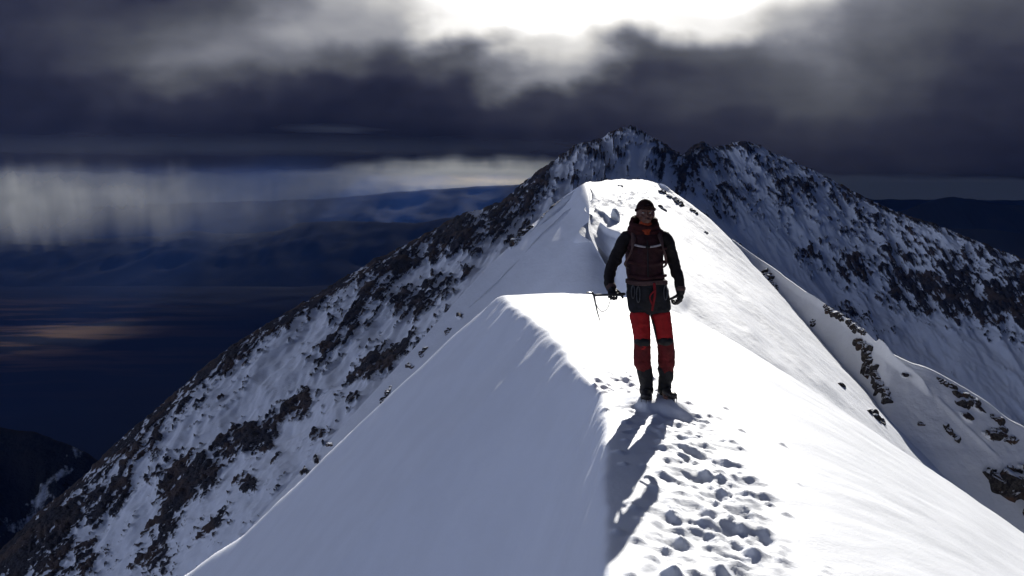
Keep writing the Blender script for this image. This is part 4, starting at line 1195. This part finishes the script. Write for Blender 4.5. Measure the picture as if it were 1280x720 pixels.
    me = hb.data; co_ = np.empty(len(me.vertices) * 3); me.vertices.foreach_get('co', co_); co_ = co_.reshape(-1, 3)
    # lower rim of the hat: flatten everything under a tilted brow line and roll it inward
    lim = hc[2] + 0.030 - 0.28 * (co_[:, 1] - hc[1])
    lo = co_[:, 2] < lim; co_[lo, 2] = lim[lo]; me.vertices.foreach_set('co', co_.astype(np.float32).ravel()); me.update()
    s = Soup()
    for i in range(24):
        a, b = 2 * math.pi * i / 24, 2 * math.pi * (i + 1) / 24
        q = lambda t: (hc[0] + math.sin(t) * .086, hc[1] + .016 - math.cos(t) * .101, hc[2] + .040 - 0.28 * (.016 - math.cos(t) * .101), .014, .009)
        s.tube([q(a), q(b)], n=8, sub=1)
    fused('beanie_cuff', s, M_['hat'], hb, 0.005, 2, 0.001, 60, 1.0)
    # trousers, over-shorts, knee pads, gaiters
    s = Soup(); chain(s, legL, .014, 1, 5); chain(s, legR, .014, 1, 5); s.tube([T(798, 384, .080, 0), T(812, 381, .080, 0), T(826, 384, .080, 0)], n=14)
    tr = fused('trousers', s, M_['red'], root, 0.007, 3, 0.007, 17, 5.0)
    for leg, sx in ((legL, 1), (legR, -1)):
        s = Soup(); s.tube([(*(L(q[0], q[1], q[3]) + [sx * (q[2] + .004), .01, 0]), .016, q[2] * .75) for q in leg[1:4]], n=14)
        fused('inner_leg_panel', s, M_['black'], tr, 0.006, 3, 0.004, 20, leg[0][0])
    s = Soup(); chain(s, torso, .030, 0, 3)
    s.tube([T(797, 364, .108, 0.0, .125), T(798.5, 377, .106, -.01), T(799, 386.5, .100, -.015)], n=18); s.tube([T(821, 364, .108, 0.0, .125), T(823.5, 377, .106, 0), T(825, 386.5, .100, 0)], n=18)
    fused('over_shorts', s, M_['shorts'], root, 0.007, 3, 0.006, 16, 6.0)
    for leg in (legL, legR):
        s = Soup(); chain(s, leg, .018, 3, 7)
        s.ball(L(leg[5][0], leg[5][1] + 4, leg[5][3]), (leg[5][2] + .020), 10)
        sh = fused('trouser_shin', s, M_['darkred'], root, 0.007, 3, 0.008, 20, leg[0][0])
        s = Soup(); s.ball(L(leg[3][0], leg[3][1] + 3, leg[3][3] - .012), (leg[3][2] + .016, leg[3][2] + .016, .058), 12)
        fused('knee_pad', s, M_['black'], root, 0.007, 3, 0.006, 24, leg[0][0])
        s = Soup(); s.tube([T(leg[6][0] - 1, 460, .072, leg[6][3]), T(leg[6][0] + .6, 470, .068, leg[6][3]), T(leg[7][0], 479, .060, leg[7][3]), T(leg[8][0], 487, .062, leg[8][3]), T(leg[8][0], 489.5, .064, leg[8][3] - .01)], n=18)
        fused('gaiter', s, M_['black'], root, 0.007, 3, 0.006, 26, leg[0][0])
    for (cx, dy, yaw) in ((808, 0.0, -.16), (832, .035, .20)):
        s = Soup(); b0 = L(cx, 495, dy); sx = math.sin(yaw)
        q = lambda f, z, r, ry: (b0[0] + sx * f, b0[1] - f, b0[2] + z, r, ry)
        s.tube([q(-.085, .055, .040, .040), q(-.04, .055, .046, .045), q(.04, .050, .047, .040), (q(.12, .045, .052, .034)), q(.175, .042, .046, .028), q(.20, .040, .034, .022)], n=16)
        s.tube([q(-.03, .06, .052, .052), q(-.025, .12, .054, .056), q(-.02, .16, .055, .056)], n=16)
        bt = fused('boot', s, M_['boot'], root, 0.006, 2, 0.002, 30, cx)
        s = Soup(); s.tube([q(-.09, .016, .042, .013), q(0, .016, .040, .013), q(.10, .016, .052, .013), q(.19, .018, .040, .012)], n=14); plain('sole', s, M_['black'], bt)
        s = Soup()
        s.box(q(.045, .006, 0, 0)[:3], (.022, .27, .006))
        for f, wdt in ((-.08, .036), (-.03, .038), (.05, .042), (.11, .050), (.165, .046)):
            for sd in (-1, 1):
                p = np.array(q(f, .012, 0, 0)[:3]) + [sd * wdt, 0, 0]
                s.tube([(*p, .006, .006), (*(p + [0, 0, -.045]), .0015, .0015)], n=6, sub=1)
                s.tube([(*p, .005, .005), (*(p + [0, 0, .035]), .004, .004)], n=6, sub=1)
            a = np.array(q(f, .008, 0, 0)[:3]); s.tube([(*(a - [wdt, 0, 0]), .005, .004), (*(a + [wdt, 0, 0]), .005, .004)], n=6, sub=1)
        s.tube([q(.17, .008, .006, .006), q(.245, -.01, .002, .002)], n=6, sub=1)
        s.tube([(*(np.array(q(.11, .008, 0, 0)[:3]) - [.050, 0, 0]), .006, .006), (*(np.array(q(.11, .085, 0, 0)[:3])), .006, .006), (*(np.array(q(.11, .008, 0, 0)[:3]) + [.050, 0, 0]), .006, .006)], n=6)
        plain('crampon', s, M_['dsteel'], bt)
    for w_, h_, cuffp in ((wl, hl, (armL[4], armL[5])), (wr, hr, (armR[4], armR[5]))):
        s = Soup(); hand(s, w_, r=.0125, **h_)
        s.tube([T(cuffp[0][0], cuffp[0][1] + 4, .048, cuffp[0][3]), T(cuffp[1][0], cuffp[1][1] + 1, .044, cuffp[1][3]), (*(np.array(w_) + np.array(h_['d']) * .03), .034, .030)], n=14)
        s.ball(np.array(w_) + np.array(h_['d']) / np.linalg.norm(h_['d']) * .05, (.034, .030, .036), 10)
        g = fused('glove', s, M_['black'], root, 0.0045, 2, 0.002, 40, w_[0])
        c_ = Soup(); p = cuffp[1]; a = L(p[0], p[1] - 1, p[3]); c_.tube([(*(a + [0, 0, .008]), .049, .049), (*(a - [0, 0, .008]), .047, .047)], n=18, sub=1); plain('glove_strap', c_, M_['strap'], g)
    # climbing harness
    s = Soup()
    for i in range(36):
        a, b = 2 * math.pi * i / 36, 2 * math.pi * (i + 1) / 36
        q = lambda t: (*(L(808, 352, -.005) + np.array([math.sin(t) * .186, math.cos(t) * .150, 0.006 * math.sin(3 * t)])), .022, .010)
        A, B = q(a), q(b)
        for z in (-.012, 0, .012): s.tube([(A[0], A[1], A[2] + z, .010, .010), (B[0], B[1], B[2] + z, .010, .010)], n=8, sub=1)
    hn = fused('harness', s, M_['strap'], root, 0.005, 1)
    s = Soup(); s.tube([T(814, 352, .012, -.172, .007), T(815, 364, .012, -.166, .006), T(813.5, 376, .011, -.150, .006), T(812.5, 386, .011, -.128, .006)], n=8)
    s.tube([T(815, 360, .008, -.175), T(809, 368, .007, -.165), T(812, 378, .007, -.15)], n=8)
    plain('sling', s, M_['redweb'], hn)
    for (cx, cy, dy, ln) in ((789, 355, -.125, 16), (795, 356, -.145, 20), (829, 355, -.125, 18)):
        s = Soup(); a = L(cx, cy, dy); h = ln * k
        pts = [(a[0] + .016 * math.sin(t), a[1], a[2] - h / 2 + h / 2 * math.cos(t), .0045, .0045) for t in np.linspace(0, 2 * math.pi, 15)]
        s.tube(pts, n=8, sub=1); plain('carabiner', s, M_['dsteel'], hn)

    # ---- backpack (worn, a thing of its own)
    bp = empty('backpack', FEET)
    tag(bp, 'dark rucksack on the climber\'s back, its grey-brown shoulder straps crossing the chest', 'backpack')
    s = Soup()
    s.tube([T(806, 352, .135, .20, .085), T(806, 335, .150, .215, .105), T(806, 310, .150, .215, .105), T(806, 292, .140, .20, .09), T(806, 283, .12, .19, .07)], n=20)
    bb = fused('pack_body', s, M_['jacket'], bp, 0.009, 3, 0.006, 14, 7.0)
    s = Soup(); s.tube([T(796, 281, .06, .19, .07), T(806, 279, .065, .19, .08), T(816, 281, .06, .19, .07)], n=16); fused('pack_lid', s, M_['black'], bp, 0.009, 3, 0.005, 16, 7.0)
    for pts in ([T(793, 287, .022, .10), T(790.5, 288, .022, -.02), T(789.5, 296, .020, -.125, .010), T(788, 306, .018, -.155, .009), T(785, 316, .014, -.150, .007), T(781.5, 324, .012, -.105, .006), T(781, 330, .012, -.02, .006), T(786, 336, .012, .10, .006)],
                [T(819, 287, .022, .10), T(821.5, 288, .022, -.02), T(822.5, 296, .020, -.125, .010), T(824.5, 306, .018, -.155, .009), T(827.5, 316, .014, -.150, .007), T(830, 326, .012, -.105, .006), T(831, 332, .012, -.02, .006), T(826, 338, .012, .10, .006)]):
        s = Soup(); s.tube(pts, n=12); plain('shoulder_strap', s, M_['strap'], bp)
    s = Soup(); s.tube([T(789, 304.5, .009, -.160, .004), T(797, 306.5, .009, -.172, .004), T(806, 307.5, .009, -.176, .004), T(815, 306.5, .009, -.172, .004), T(823.5, 304.5, .009, -.160, .004)], n=8)
    cs = plain('chest_strap', s, M_['lstrap'], bp)
    s = Soup(); s.box(L(806, 307.3, -.182), (.040, .012, .022)); plain('buckle', s, M_['black'], cs)

    # ---- ice axe in his right hand
    ax = empty('ice_axe', tuple(np.array(FEET) + L(741, 365, -.22)))
    tag(ax, 'steel ice axe gripped by the shaft in the gloved hand, pick hanging down', 'ice axe')
    o0 = L(741, 365, -.22)
    def rel(p): return tuple(np.array(p[:3]) - o0) + tuple(p[3:])
    s = Soup(); s.tube([rel(T(740, 365.5, .011, -.235, .015)), rel(T(758, 365, .011, -.235, .015)), rel(T(766, 364.6, .011, -.235, .014)), rel(T(777, 364, .011, -.235, .014))], n=12); plain('shaft', s, M_['dsteel'], ax)
    s = Soup()
    s.tube([rel(T(737.5, 361.5, .006, -.23, .018)), rel(T(739.5, 366, .010, -.23, .020)), rel(T(741.5, 376, .007, -.23, .016)), rel(T(744, 387, .006, -.232, .012)), rel(T(747, 397, .003, -.235, .004))], n=10)
    s.tube([rel(T(738, 364, .008, -.228, .014)), rel(T(734, 362.5, .008, -.228, .022)), rel(T(730.5, 362.5, .005, -.228, .028))], n=10)
    plain('head', s, M_['dsteel'], ax)
    s = Soup(); s.tube([rel(T(758, 364.8, .014, -.235, .018)), rel(T(776, 364.1, .014, -.235, .018))], n=12, sub=1); plain('grip', s, M_['black'], ax)
    s = Soup(); s.tube([rel(T(739, 367, .004, -.22)), rel(T(744, 380, .004, -.20)), rel(T(750, 386, .004, -.19)), rel(T(757, 382, .004, -.17)), rel(T(761, 370, .004, -.15)), rel(T(762, 358, .004, -.135))], n=6)
    plain('leash', s, M_['lstrap'], ax)
build_person()
